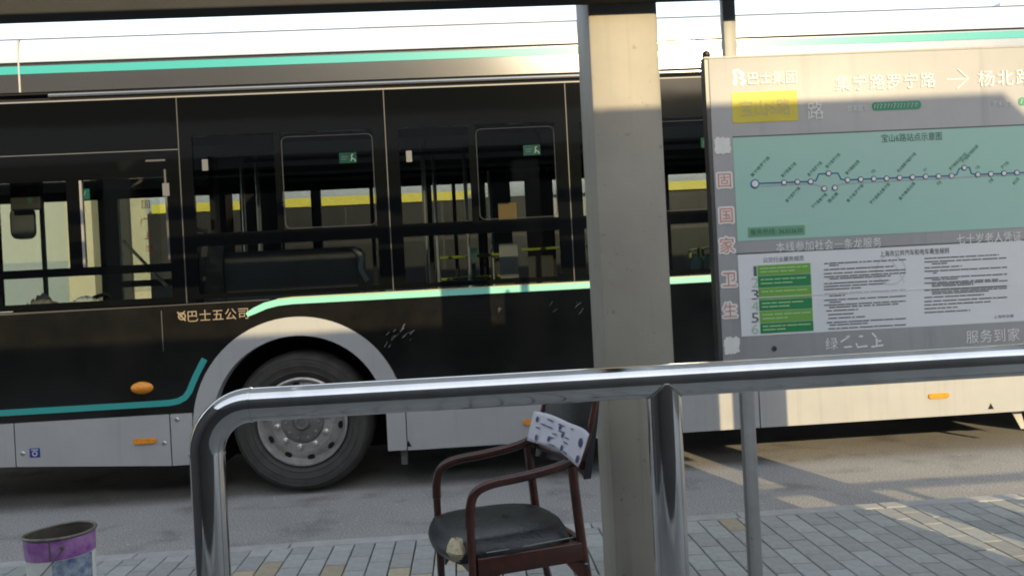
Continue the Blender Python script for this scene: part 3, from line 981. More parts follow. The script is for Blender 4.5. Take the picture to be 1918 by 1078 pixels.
# printed paper strip hanging over the backrest
def P3(px, py, Y): return at(px, py, Y)
TL, TR, BR_, BL = P3(1014, 768, 2.93), P3(1119, 811, 2.50), P3(1098, 873, 2.50), P3(1001, 821, 2.92)
pp = MB()
nu, nv = 20, 8
gv = []
for i in range(nu + 1):
    for j in range(nv + 1):
        u, v = i / nu, j / nv
        p = TL.lerp(TR, u).lerp(BL.lerp(BR_, u), v)
        bow = .03 * (1 - (2 * u - 1) ** 2)
        p = p + Vector((.9, .28, 0)) * (bow - .03) + Vector((0, 0, .003 * math.sin(9 * u + 4 * v)))
        gv.append(p)
gf = [(i * (nv + 1) + j, (i + 1) * (nv + 1) + j, (i + 1) * (nv + 1) + j + 1, i * (nv + 1) + j + 1) for i in range(nu) for j in range(nv)]
pp.add(gv, gf)
pa = root('paper_strip', tuple(TL.lerp(BR_, .5)), 'crumpled white paper with dark blue print draped over the chair back', 'paper')
po = part('sheet', pp, 'paper_white', pa, smooth=True)
md = po.modifiers.new('thick', 'SOLIDIFY'); md.thickness = .0015; md.offset = 1
rg = random.Random(11)
def pgrid(u, v):
    i, j = min(nu - 1, int(u * nu)), min(nv - 1, int(v * nv))
    p = TL.lerp(TR, u).lerp(BL.lerp(BR_, u), v)
    bow = .03 * (1 - (2 * u - 1) ** 2)
    return p + Vector((.9, .28, 0)) * (bow - .03) + Vector((0, 0, .003 * math.sin(9 * u + 4 * v))) + Vector((-.0035, -.003, 0))
def pblob(u, v, ru, rv, n=12):
    pr = MB()
    pr.add([pgrid(u, v)] + [pgrid(u + ru * math.cos(2 * PI * k / n), v + rv * math.sin(2 * PI * k / n)) for k in range(n)], [(0, k + 1, (k + 1) % n + 1) for k in range(n)])
    part('printed_mark', pr, 'paper_print', pa)
for u, v in ((.08, .25), (.12, .80), (.30, .72), (.42, .22), (.55, .85), (.50, .45)):
    pblob(u, v, .018, .10)
for u, v in ((.88, .35), (.93, .78)):
    pblob(u, v, .045, .12)
for k in range(16):
    u, v = rg.uniform(.05, .75), rg.choice((.15, .35, .5, .65, .9))
    pblob(u, v, rg.uniform(.03, .07), .022)


# ================================================================== paint bucket
bu = root('paint_bucket', (-1.70, 3.55, PZ), 'old open paint bucket with purple band and peeling blue label', 'bucket', rot=(R(-1), R(-1.2), R(20)))
OFF.pop(bu.name)
def bp_(name, mb, material, smooth=True, parent=None):
    return part(name, mb, material, parent or bu, smooth=smooth, local=True, angle=50)
BRD, BH = .132, .315
rz = lambda h: .119 + (BRD - .119) * h / BH
bd = bp_('body', MB().lathe([(.001, .004), (rz(0), 0), (rz(.1), .1), (rz(.24), .228)], n=64), 'bucket_white')
bp_('inside', MB().lathe([(rz(.31) - .004, .31), (rz(.2) - .005, .2), (rz(.06) - .006, .07), (.001, .06)], n=64), 'bucket_inside')
bp_('purple_band', MB().lathe([(rz(.225) + .0015, .225), (rz(.23) + .0018, .229), (rz(.30) + .0018, .300), (rz(.305), .305)], n=64), 'bucket_purple')
rim = [(BRD - .006, .308)]
rim = [(BRD + .001 + .0065 * math.cos(R(a)), .311 + .0065 * math.sin(R(a))) for a in range(0, 360, 30)]
mb_ = MB().lathe(rim, n=72, close=True)
mb_.v = [(x * (1 + .012 * math.sin(3 * math.atan2(y, x) + 1)), y * (1 + .012 * math.sin(3 * math.atan2(y, x) + 1)), z + .003 * math.sin(2 * math.atan2(y, x))) for x, y, z in mb_.v]
bp_('rim', mb_, 'bucket_rim')
def patch(a0, a1, z0, z1, off, n=18):
    m = MB()
    vs = []
    for k in range(n + 1):
        a = R(a0 + (a1 - a0) * k / n)
        for z in (z0, z1):
            r = rz(z) + off
            vs.append((r * math.cos(a), r * math.sin(a), z))
    return m.add(vs, [(2 * k, 2 * k + 2, 2 * k + 3, 2 * k + 1) for k in range(n)])
bp_('label_picture', patch(-100, -25, .06, .223, .0012), 'bucket_blue', parent=bd)
bp_('seam', patch(-101.5, -99.5, .230, .302, .0045), 'bucket_rim', parent=bd)
bp_('hinge', MB().lathe([(.0005, .004), (.008, .003), (.011, 0)], (0, 0, 0), n=14), 'bucket_rim').matrix_local = Matrix.Translation((rz(.28) * math.cos(R(-82)), rz(.28) * math.sin(R(-82)), .275)) @ Matrix.Rotation(R(-82), 4, 'Z') @ Matrix.Rotation(R(90), 4, 'Y')
ha = [(rz(.2) * 1.09 * math.cos(R(a)), rz(.2) * 1.09 * math.sin(R(a)), .27 - .155 * math.sin(R((a + 260) / 180 * 180))) for a in range(-260, -79, 6)]
bp_('handle', MB().tube(ha, .0022, 8), 'bucket_rim')

# ================================================================== the bus at the stop
BY, FY = 5.70, 8.22
X0, X1 = -4.6, 8.25
WXC, WZC = -1.14, 0.49
RXC = 4.80
bus = root('city_bus', (2.2, 6.96, 0), 'black and silver city bus with teal stripes standing at the stop', 'bus')
B = lambda name, mb, material, parent=None, **k: part(name, mb, material, parent or bus, **k)
# lower black side, cut out for the wheels
def cut_arc(cx, r, z):
    a = math.degrees(math.asin((z - .505) / r))
    return arc(cx, .505, r, 180 - a, a, 28)
zb, zt = .606, 1.318
pts = [(X0, zb)] + cut_arc(WXC, .70, zb) + cut_arc(RXC, .70, zb) + [(X1, zb), (X1, zt), (X0, zt)]
side = B('side_panel', MB().plate(pts, BY, BY + .03), 'black_paint')
# pale wheel arches
for cx in (WXC, RXC):
    ol = [(cx - .70, .28)] if False else []
    outer = arc(cx, .505, .698, 180, 0, 36); inner = arc(cx, .505, .572, 180, 0, 36)
    vs, fs = [], []
    o_ = [(cx - .698, .272)] + outer + [(cx + .698, .272)]
    i_ = [(cx - .572, .272)] + inner + [(cx + .572, .272)]
    n = len(o_)
    for yy in (BY - .010, BY + .10):
        vs += [(x, yy, z) for x, z in o_] + [(x, yy, z) for x, z in i_]
    for k in range(n - 1):
        fs += [(k, n + k, n + k + 1, k + 1), (2 * n + k, 2 * n + k + 1, 3 * n + k + 1, 3 * n + k), (k, k + 1, 2 * n + k + 1, 2 * n + k), (n + k, 3 * n + k, 3 * n + k + 1, n + k + 1)]
    B('wheel_arch', MB().add(vs, fs), 'skirt_paint', smooth=True)
    # dark wheel box behind
    wb = MB()
    ib = arc(cx, .505, .60, 180, 0, 24)
    vs = [(x, yy, z) for yy in (BY + .09, BY + .62) for x, z in [(cx - .60, .2)] + ib + [(cx + .60, .2)]]
    m_ = len(ib) + 2
    wb.add(vs, [(k, k + 1, m_ + k + 1, m_ + k) for k in range(m_ - 1)] + [tuple(range(m_, 2 * m_))])
    B('wheel_box', wb, 'hole_black')
# skirt panels with gaps between them
def skirt(xa, xb, za, zc, top=.603):
    return MB().plate([(xa + .004, za), (xb - .004, zc), (xb - .004, top), (xa + .004, top)], BY - .004, BY + .03)
sk = []
for xa, xb, za, zc in ((X0, -2.99, .36, .318), (-2.99, -1.99, .318, .262), (-1.99, WXC - .70, .262, .262), (WXC + .70, 1.98, .268, .274), (1.98, RXC - .70, .274, .278), (RXC + .70, X1, .278, .30)):
    sk.append(B('skirt_panel', skirt(xa, xb, za, zc), 'skirt_paint'))
for x, z in ((-2.945, .402), (-2.035, .415), (-1.945, .565)):
    B('lock_knob', MB().lathe([(.0005, -.008), (.010, -.007), (.014, -.003), (.016, 0)], (x, BY - .004, z), axis='y', n=16), 'nut_steel', smooth=True)
p = at(66, 847, BY)
s_ = B('sticker', MB().box(p.x - .033, p.x + .033, BY - .006, BY - .0042, p.z - .030, p.z + .030), 'sticker_blue')
B('sticker_mark', MB().ring(p.x, p.z - .005, .011, .017, BY - .0065, 18), 'sticker_white', s_)
B('sticker_mark', MB().box(p.x - .022, p.x + .022, BY - .0070, BY - .0062, p.z + .017, p.z + .023), 'sticker_white', s_)
for px, py in ((272, 825), (1757, 740)):
    p = at(px, py, BY)
    B('side_marker', MB().plate(rrect(p.x - .072, p.x + .072, p.z - .017, p.z + .017, .014), BY - .016, BY - .0042), 'amber')
p = at(1000, 789, BY)
B('side_marker', MB().plate(rrect(p.x - .072, p.x + .072, p.z - .017, p.z + .017, .014), BY - .016, BY - .0042), 'amber')
p = at(266, 726, BY)
B('turn_lamp', MB().lathe([(.0005, -.034), (.03, -.031), (.056, -.018), (.073, 0)], (0, 0, 0), axis='y', n=32), 'amber', smooth=True)
TL_ = bpy.data.objects['turn_lamp']; TL_.location = Vector((p.x, BY, p.z)) - OFF[bus.name]; TL_.scale = (1, 1, .56)
for px, py in ((765, 831), (1855, 761)):
    p = at(px, py, BY)
    B('jack_mark', MB().plate([(p.x - .022, p.z - .016), (p.x + .022, p.z - .016), (p.x, p.z + .026)], BY - .0052, BY - .0042), 'hole_black')
p = at(1905, 782, BY + .12)
B('mud_flap', MB().add([(p.x - .055, BY + .12, .29), (p.x + .02, BY + .12, .29), (p.x + .055, BY + .11, .13), (p.x + .02, BY + .11, .13), (p.x - .055, BY + .13, .29), (p.x + .02, BY + .13, .29), (p.x + .055, BY + .12, .13), (p.x + .02, BY + .12, .13)],
  [(0, 3, 2, 1), (4, 5, 6, 7), (0, 1, 5, 4), (2, 3, 7, 6), (1, 2, 6, 5), (0, 4, 7, 3)]), 'line_grey')
p = at(758, 857, BY + .08)
B('jack_bracket', MB().box(p.x - .022, p.x + .022, BY + .06, BY + .11, .16, .29, bev=.006).box(p.x - .04, p.x + .04, BY + .05, BY + .115, .285, .30), 'hub_grey', smooth=True)
# stripes
teal = [(X0, .672), (-2.2, .676), (-1.99, .678), (-1.93, .686), (-1.885, .708), (-1.855, .745), (-1.83, .80), (-1.80, .86), (-1.745, .955)]
B('teal_line', MB().ribbon([(x, z) for x, z in teal], .040, BY - .003, BY - .0001), 'teal_stripe')
mint = [(-1.455, 1.232), (-1.40, 1.258), (-1.33, 1.286), (-1.25, 1.303), (-1.15, 1.310), (0, 1.313), (X1, 1.322)]
B('mint_line', MB().ribbon(mint, [.028, .042, .044, .044, .044, .046, .046], BY - .003, BY - .0001), 'mint_stripe')
B('mint_edge', MB().ribbon([(x, z + .0225) for x, z in mint[3:]], .007, BY - .005, BY - .0002), 'edge_pale')
B('sill_line', MB().ribbon([(X0, 1.306), (-1.3, 1.325)], .006, BY - .003, BY - .0001), 'seam_grey')
B('panel_seam', MB().box(-2.012, -2.006, BY - .002, BY - .0001, 1.02, 1.29), 'seam_grey')
# gold company lettering
p = at(407, 589, BY)
B('company_lettering', MB().text('巴士五公司', p.x + .005, p.z, .395, .075, BY - .002, R(.3), 1.05), 'gold_letter')
q = at(341, 592, BY)
m = MB().ring(q.x, q.z, .018, .026, BY - .002, 16)
m.ribbon([(q.x - .028, q.z + .03), (q.x + .022, q.z - .03)], .009, BY - .0022, BY - .0012)
m.ribbon([(q.x + .02, q.z + .034), (q.x - .012, q.z - .006)], .007, BY - .0026, BY - .0016)
B('company_logo', m, 'gold_letter')
# dust scuffs beside the arch
rg = random.Random(3)
m = MB()
for k in range(26):
    cx, cz = (rg.gauss(-.50, .06), rg.gauss(1.03, .03)) if k < 14 else (rg.uniform(.2, 1.1), rg.gauss(1.17, .035))
    L = rg.uniform(.01, .045); a = R(rg.uniform(20, 60))
    m.ribbon([(cx, cz), (cx + L * math.cos(a), cz + L * math.sin(a))], rg.uniform(.0015, .004), BY - .0012, BY - .0002)
B('scuff_marks', m, 'cloth_grey', side)

# upper side: groove, silver band, teal line, pale roof cove
B('window_head', MB().box(X0, X1, BY - .006, BY + .03, 2.690, 2.699), 'head_grey')
B('gutter', MB().box(X0, X1, BY + .010, BY + .03, 2.700, 2.720), 'hole_black')
B('gutter_rail', MB().box(-2.66, X1, BY - .008, BY + .03, 2.721, 2.745, bev=.004), 'silver_paint', smooth=True)
B('gutter', MB().box(X0, X1, BY + .010, BY + .03, 2.746, 2.760), 'hole_black')
bands = [X0, -2.838, 0.9, 4.5, X1]
for a, b in zip(bands[:-1], bands[1:]):
    B('silver_band', MB().plate([(a + .003, 2.761), (b - .003, 2.761), (b - .003, 2.943), (a + .003, 2.943)], BY, BY + .03), 'silver_paint')
    prof = [(5.702, 2.958), (5.704, 3.02), (5.712, 3.075), (5.728, 3.112), (5.745, 3.119), (5.83, 3.142), (6.05, 3.165), (6.5, 3.19), (6.96, 3.20)]
    prof = prof + [(2 * 6.96 - y, z) for y, z in reversed(prof[:-1])]
    vs = [(x, y, z) for x in (a + .003, b - .003) for y, z in prof]
    n = len(prof)
    B('roof_cove', MB().add(vs, [(k, k + n, k + n + 1, k + 1) for k in range(n - 1)]), 'white_paint', smooth=True)
B('roof_edge', MB().tube([(X0 + .1, 5.738, 3.118), (X1, 5.738, 3.118)], .0055, 8), 'seam_grey')
B('cove_groove', MB().box(X0, X1, BY + .004, BY + .03, 2.944, 2.959), 'hole_black')
B('upper_teal_line', MB().ribbon([(X0, 2.905), (X1, 2.912)], .052, BY - .003, BY - .0001), 'teal_stripe')
B('roof_seam', MB().box(-2.843, -2.834, BY - .004, BY + .02, 2.762, 3.10), 'line_grey')
a_, b_ = at(672, 40, 6.25), at(1046, 30, 6.25)
B('roof_pod', MB().plate(rrect(a_.x, b_.x, 3.10, 3.352, .05, 6), 6.25, 7.7), 'white_paint', smooth=True)
B('roof_pod', MB().plate(rrect(4.2, 6.4, 3.10, 3.33, .05, 6), 6.25, 7.7), 'white_paint', smooth=True)

# side windows: black surround, two panes, a dark transom and a sliding sash outline
def window(xa, xb, slide=True, bar=(1.700, 1.785), top=2.43, rail=True, pillar=.085):
    w = B('side_window', MB().box(xa + .004, xa + pillar, BY - .001, BY + .028, 1.352, 2.688).box(xb - pillar, xb - .004, BY - .001, BY + .028, 1.352, 2.688)
          .box(xa + pillar, xb - pillar, BY - .001, BY + .028, top, 2.688).box(xa + pillar, xb - pillar, BY - .001, BY + .028, 1.352, 1.385), 'black_frit')
    B('pane', MB().box(xa + pillar, xb - pillar, BY + .008, BY + .012, 1.385, bar[0]), 'bus_glass', w)
    B('pane', MB().box(xa + pillar, xb - pillar, BY + .008, BY + .012, bar[1], top), 'bus_glass', w)
    B('transom', MB().box(xa + pillar, xb - pillar, BY, BY + .03, bar[0], bar[1]), 'black_frit', w)
    if slide:
        xm = xa + (xb - xa) * .47
        B('mullion', MB().box(xm - .022, xm + .022, BY + .001, BY + .03, bar[1], top), 'black_frit', w)
        rr = rrect(xm + .03, xb - pillar - .006, bar[1] + .006, top - .03, .035)
        B('sash', MB().tube([(x, BY + .002, z) for x, z in rr] + [(rr[0][0], BY + .002, rr[0][1])], .003, 6), 'sash_dim', w)
    return w
seams = [-1.84, -.478, .746, 1.97, 3.2, 4.45, 5.7, 6.95, X1]
for i, (a, b) in enumerate(zip(seams[:-1], seams[1:])):
    w = window(a, b, top=2.43)
    B('seam_line', MB().box(a - .003, a + .003, BY - .004, BY + .01, 1.33, 2.688), 'seam_grey', w)
    # exit sticker and small white tag
    if i < 6:
        ex = a + (b - a) * (.80 if i else .81)
        e = B('exit_sticker', MB().box(ex - .058, ex + .058, BY + .0125, BY + .0135, 2.212, 2.282), 'exit_green', w)
        B('exit_lettering', MB().text('出口', ex - .022, 2.247, .055, .030, BY - .0035), 'sticker_white', e) if False else None
        mk = MB().ribbon([(ex + .018, 2.225), (ex + .028, 2.245), (ex + .022, 2.262), (ex + .036, 2.27)], .006, BY + .0110, BY + .0118)
        mk.ribbon([(ex + .022, 2.245), (ex + .044, 2.235), (ex + .05, 2.222)], .006, BY + .0118, BY + .0124)
        mk.box(ex - .045, ex + .002, BY + .0122, BY + .0124, 2.252, 2.257).box(ex - .045, ex - .006, BY + .0122, BY + .0124, 2.236, 2.241)
        B('exit_symbol', mk, 'exit_mark', e)
        tx = a + .15 if i else a + .165
        B('tag', MB().box(tx - .019, tx + .019, BY - .003, BY + .002, 2.20, 2.275), 'tag_grey', w)
# driver's window at the front
dw = B('driver_window', MB().box(X0, -3.02, BY - .001, BY + .028, 1.335, 2.688).box(-1.93, -1.844, BY - .001, BY + .028, 1.335, 2.688)
       .box(-3.02, -1.93, BY - .001, BY + .028, 2.17, 2.688).box(-3.02, -1.93, BY - .001, BY + .028, 1.335, 1.375), 'black_frit')
B('transom', MB().box(-3.02, -1.93, BY, BY + .03, 1.545, 1.60), 'black_frit', dw)
B('pane', MB().box(-3.02, -1.93, BY + .008, BY + .012, 1.375, 1.545), 'cab_glass', dw)
B('pane', MB().box(-3.02, -1.93, BY + .008, BY + .012, 1.60, 2.17), 'cab_glass', dw)
B('mullion', MB().box(-2.58, -2.50, BY + .001, BY + .03, 1.60, 2.17), 'black_frit', dw)
B('sash', MB().box(-2.495, -2.480, BY - .002, BY + .03, 1.60, 2.17), 'head_grey', dw)
B('sash', MB().box(-1.945, -1.932, BY - .002, BY + .006, 1.62, 2.22), 'seam_grey', dw)
B('sash', MB().box(-2.06, -1.932, BY - .002, BY + .006, 2.275, 2.287), 'seam_grey', dw)
B('trim_line', MB().box(X0, -1.845, BY - .002, BY - .0011, 2.345, 2.351), 'interior_grey', dw)
ex = at(148, 363, BY)
e = B('exit_sticker', MB().box(ex.x - .055, ex.x + .055, BY + .0310, BY + .0320, ex.z - .036, ex.z + .036), 'exit_green', dw)
B('exit_symbol', MB().ribbon([(ex.x + .012, ex.z - .02), (ex.x + .022, ex.z), (ex.x + .03, ex.z + .02)], .007, BY + .0302, BY + .0309).box(ex.x - .04, ex.x, BY + .0302, BY + .0309, ex.z, ex.z + .006), 'exit_mark', e)
tx = at(311, 355, BY)
B('tag', MB().box(tx.x - .022, tx.x + .022, BY - .003, BY + .002, tx.z - .042, tx.z + .042), 'tag_grey', dw)

# wheels
def wheel(cx, y0, face=1):
    w = part('wheel', MB().lathe([(.30, .02), (.318, .004), (.334, -.008), (.338, -.012), (.344, -.009), (.376, -.018), (.380, -.023), (.386, -.019), (.41, -.022), (.424, -.019), (.428, -.023), (.434, -.017), (.445, -.010), (.468, .03), (.478, .08), (.478, .20), (.466, .25), (.44, .28), (.34, .29), (.29, .27)], (cx, y0, WZC), axis='y', n=72), 'rubber', bus, smooth=True)
    B('rim', MB().lathe([(.302, .022), (.300, -.004), (.288, -.008), (.280, .004), (.272, .028), (.258, .045), (.235, .038), (.215, .020), (.205, .008), (.145, .004), (.142, .012), (.138, .012)], (cx, y0, WZC), axis='y', n=72), 'rim_steel', w, smooth=True)
    B('hub', MB().lathe([(.139, .012), (.136, -.004), (.128, -.008), (.06, -.010), (.052, -.018), (.048, -.040), (.044, -.046), (.030, -.046), (.026, -.038), (.0005, -.038)], (cx, y0, WZC), axis='y', n=48), 'hub_grey', w, smooth=True)
    for k in range(10):
        a = R(36 * k + 9)
        x, z = cx + .172 * math.cos(a), WZC + .172 * math.sin(a)
        B('wheel_nut', MB().lathe([(.0005, -.030), (.010, -.029), (.0145, -.024), (.016, -.006), (.021, -.004), (.021, .007)], (x, y0, z), axis='y', n=12), 'nut_steel', w, smooth=True)
        a = R(36 * k + 27)
        x, z = cx + .250 * math.cos(a), WZC + .250 * math.sin(a)
        mb = MB()
        vs = [(x + .026 * math.cos(b) * -math.sin(a) + .017 * math.sin(b) * math.cos(a), y0 + .036 + .0 * b, z + .026 * math.cos(b) * math.cos(a) + .017 * math.sin(b) * math.sin(a)) for b in [2 * PI * i / 16 for i in range(16)]]
        vs2 = [(p[0], p[1] + .012, p[2]) for p in vs]
        B('hand_hole', mb.add(vs + vs2, [tuple(range(16))] + [(i, (i + 1) % 16, (i + 1) % 16 + 16, i + 16) for i in range(16)]), 'hole_black', w)
        a = R(36 * k)
        x, z = cx + .108 * math.cos(a), WZC + .108 * math.sin(a)
        B('hub_bolt', MB().lathe([(.0005, -.016), (.008, -.016), (.009, -.006)], (x, y0, z), axis='y', n=8), 'nut_steel', w)
    return w
wheel(WXC, BY + .075)
wheel(RXC, BY + .075)
for cx in (WXC, RXC):
    B('far_tyre', MB().lathe([(.05, 0), (.44, 0), (.478, .04), (.478, .24), (.44, .28), (.05, .28)], (cx, FY - .36, WZC), axis='y', n=32), 'rubber', smooth=True)

# underside, floor, ceiling, ends, far side
B('chassis', MB().box(X0 + .2, WXC - .66, BY + .10, FY - .05, .30, .40).box(WXC + .66, RXC - .66, BY + .10, FY - .05, .30, .40).box(RXC + .66, X1 - .1, BY + .10, FY - .05, .30, .40)
  .box(WXC - .66, WXC + .66, BY + .64, FY - .62, .34, .44).box(RXC - .66, RXC + .66, BY + .64, FY - .62, .34, .44), 'interior_dark')
B('floor', MB().box(X0 + .1, WXC - .66, BY + .04, FY - .04, .405, .43).box(WXC + .66, RXC - .66, BY + .04, FY - .04, .405, .43).box(RXC + .66, X1 - .1, BY + .04, FY - .04, .405, .43).box(WXC - .66, WXC + .66, BY + .67, FY - .62, .445, .46).box(RXC - .66, RXC + .66, BY + .67, FY - .62, .445, .46), 'interior_grey')
B('ceiling', MB().box(X0 + .1, X1 - .1, BY + .45, FY - .45, 2.52, 2.56), 'interior_grey')
for s, yy in ((1, BY + .04), (-1, FY - .04)):
    vs = [(x, yy + s * d, z) for x in (X0 + .1, X1 - .1) for d, z in ((0, 2.44), (.16, 2.40), (.41, 2.52), (.41, 2.60), (0, 2.66))]
    B('air_duct', MB().add(vs, [(0, 1, 6, 5), (1, 2, 7, 6), (2, 3, 8, 7), (3, 4, 9, 8)]), 'interior_dark')
B('lower_lining', MB().box(X0 + .1, WXC - .72, BY + .032, BY + .045, .44, 1.33).box(WXC + .72, RXC - .72, BY + .032, BY + .045, .44, 1.33).box(RXC + .72, X1 - .1, BY + .032, BY + .045, .44, 1.33), 'interior_grey')
B('inner_wheel_box', MB().box(WXC - .62, WXC + .62, BY + .032, BY + .66, 1.10, 1.13).box(RXC - .62, RXC + .62, BY + .032, BY + .66, 1.10, 1.13)
  .box(WXC - .72, WXC - .62, BY + .032, BY + .66, .44, 1.13).box(WXC + .62, WXC + .72, BY + .032, BY + .66, .44, 1.13).box(WXC - .62, WXC + .62, BY + .64, BY + .66, .44, 1.10).box(RXC - .62, RXC + .62, BY + .64, BY + .66, .44, 1.10), 'interior_dark')
# far side: solid below, windows between pillars
door1, door2 = (-3.35, -2.12), (.28, 1.42)
solid = [(X0, -3.36), (-2.05, .2), (1.5, X1)]
for a, b in solid:
    B('far_side_panel', MB().box(a, b, FY - .03, FY, .28, 1.30), 'interior_dark')
B('far_side_panel', MB().box(X0, X1, FY - .03, FY, 2.34, 3.0), 'interior_dark')
fp = [X0 + .05, -3.32, -2.05, -1.38, -.32, .2, 1.5, 2.55, 3.6, 4.7, 5.8, 6.9, X1]
for i, x in enumerate(fp):
    w = .03 if x < -3.5 else .09 if x == -3.32 else .045
    B('far_pillar', MB().box(x - w, x + w, FY - .06, FY - .005, 1.3 if x > 1.6 else .43, 2.34), 'interior_dark')
for a, b in zip(fp[:-1], fp[1:]):
    z0 = .5 if (a, b) in ((-3.32, -2.05), (.2, 1.5)) else 1.3
    B('far_pane', MB().box(a + .045, b - .045, FY - .022, FY - .018, z0, 2.34), 'clear_glass')
    if z0 > 1:
        xm = (a + b) / 2
        B('far_mullion', MB().box(xm - .018, xm + .018, FY - .05, FY - .026, 1.3, 2.34), 'interior_dark')
    else:
        for xm in ((a + b) / 2 - .03, (a + b) / 2 + .03):
            B('door_stile', MB().box(xm - .022, xm + .022, FY - .05, FY - .026, .43, 2.34), 'interior_dark')
        B('door_rail', MB().box(a + .05, b - .05, FY - .075, FY - .052, 1.50, 1.56) if a < -3.4 else MB().box(a + .05, b - .05, FY - .075, FY - .052, 1.50, 1.56) if a < -2 else MB().box(a + .05, b - .05, FY - .075, FY - .052, .44, .6), 'interior_dark')
for xa, xb in ((-2.02, -1.70), (-2.34, -2.14), (.29, .48), (.62, .86)):
    B('partition_panel', MB().box(xa, xb, FY - .16, FY - .13, .43, 2.34), 'interior_grey')
# ends
B('front_face', MB().box(X0 - .12, X0, BY + .02, FY - .02, .32, 1.02).box(X0 - .12, X0, BY + .02, FY - .02, 2.62, 3.12), 'black_paint')
B('windscreen', MB().box(X0 - .06, X0 - .05, BY + .05, FY - .05, 1.02, 2.62), 'clear_glass')
for y in (BY + .02, FY - .06):
    B('front_pillar', MB().box(X0 - .05, X0, y, y + .04, 1.02, 2.62), 'black_paint')
B('rear_face', MB().box(X1, X1 + .08, BY + .02, FY - .02, .32, 3.12), 'black_paint')
# interior fittings
SEAT = {}
def seat(x, y, z, face=-1, tall=False, material='seat_grey'):
    s = B('seat', MB().box(x - .20, x + .20, y - .21, y + .21, z + .38, z + .43, bev=.015), material)
    bx = x + face * -.20
    h = .74 if tall else .46
    b = MB()
    prof = rrect(y - .20, y + .20, z + .44, z + .44 + h, .09, 5)
    n = len(prof)
    vs = [(bx - .03 + (zz - z - .44) * .12 * -face, yy, zz) for yy, zz in prof] + [(bx + .03 + (zz - z - .44) * .12 * -face, yy, zz) for yy, zz in prof]
    fs = [tuple(range(n)), tuple(reversed(range(n, 2 * n)))] + [(i, i + n, (i + 1) % n + n, (i + 1) % n) for i in range(n)]
    B('backrest', b.add(vs, fs), material, s, smooth=True, angle=50)
    B('pedestal', MB().box(x - .04, x + .04, y - .12, y + .12, z, z + .378), 'interior_dark', s)
    B('grab_handle', MB().tube([(bx, y - .15, z + .46 + h - .03), (bx, y - .15, z + .50 + h), (bx, y + .15, z + .50 + h), (bx, y + .15, z + .46 + h - .03)], .014, 8), 'pole_yellow' if not tall else 'seat_grey', s)
for x in (-.15, .62):
    pass
for x in (1.75, 2.5, 3.25):
    for y in (BY + .28, BY + .72):
        seat(x, y, .43 if x < 2 else .62)
for x in (2.0, 2.75, 3.5):
    for y in (FY - .72, FY - .28):
        seat(x, y, .62, material='seat_blue')
for x in (-.9, -.15):
    seat(x, FY - .34, .80, material='seat_blue')
seat(.98, BY + .30, .50)
seat(-2.12, BY + .62, .62, face=-1, tall=True, material='interior_grey')
seat(2.02, FY - 1.0, .72, tall=True, material='interior_grey')
for x, y in ((-.28, BY + .95), (-.22, FY - .75), (.05, BY + 1.55), (.28, FY - .25), (1.46, FY - .25), (1.5, BY + .95), (-1.6, BY + 1.1), (-1.95, FY - .5), (2.4, BY + .95)):
    B('pole', MB().tube([(x, y, .43), (x, y, 2.53)], .017, 10), 'pole_steel')
for y in (BY + .75, FY - .75):
    B('hand_rail', MB().tube([(-1.6, y, 2.37), (6.5, y, 2.37)], .015, 10), 'interior_grey')
for xa, xb, y, z in ((-.23, .48, FY - .3, 1.62), (.55, 1.35, FY - .3, 1.66), (-.25, .5, FY - .2, 1.42)):
    B('grab_rail', MB().tube([(xa, y, z), (xb, y, z + .012)], .014, 8), 'pole_yellow')
p, q = at(951, 404, 6.45), at(953, 486, 6.40)
B('notice_board', MB().box(p.x - .070, p.x + .070, 6.45, 6.465, p.z - .10, p.z + .10), 'tan_board')
B('notice_board', MB().box(q.x - .070, q.x + .070, 6.40, 6.415, q.z - .14, q.z + .125), 'interior_light')
B('battery_cabinet', MB().box(-1.62, -.72, BY + .12, BY + .62, 1.132, 1.66, bev=.02), 'interior_grey', smooth=True)
B('cabinet_handle', MB().tube(bez([(-.74, BY + .11, 1.64), (-.69, BY + .09, 1.58), (-.70, BY + .09, 1.50), (-.66, BY + .10, 1.42)]), .016, 8), 'interior_light', smooth=True)
B('ceiling_lamp', MB().lathe([(.0005, -.03), (.04, -.022), (.055, 0)], (at(812, 210, 6.6).x, 6.6, at(812, 210, 6.6).z), n=20), 'lamp_white', smooth=True)
# cab: dashboard, wheel, partition, papers
B('dashboard', MB().box(X0 + .02, -3.0, BY + .06, FY - .5, .43, 1.28, bev=.04), 'interior_dark', smooth=True)
B('side_console', MB().box(-3.0, -1.95, BY + .05, BY + .20, .43, 1.34, bev=.02), 'interior_dark', smooth=True)
B('partition', MB().box(-1.93, -1.89, BY + .10, BY + 1.05, .43, 1.50), 'interior_dark')
B('partition', MB().box(-1.93, -1.89, BY + .10, BY + .24, 1.50, 2.45).box(-1.93, -1.89, BY + .93, BY + 1.05, 1.50, 2.45), 'interior_dark')
B('partition_bar', MB().tube([at(232, 452, BY + 1.06), at(312, 535, BY + .5)], .012, 8), 'interior_grey')
sw = B('steering_wheel', MB().tube([(-2.72 + .16 * math.cos(R(a)) * .55, BY + .62 + .23 * math.sin(R(a)), 1.30 + .12 * math.cos(R(a))) for a in range(0, 361, 15)], .015, 8), 'interior_dark', smooth=True)
B('steering_column', MB().tube([(-2.72, BY + .62, 1.30), (-3.0, BY + .62, .95)], .03, 8), 'interior_dark', sw)
rg = random.Random(8)
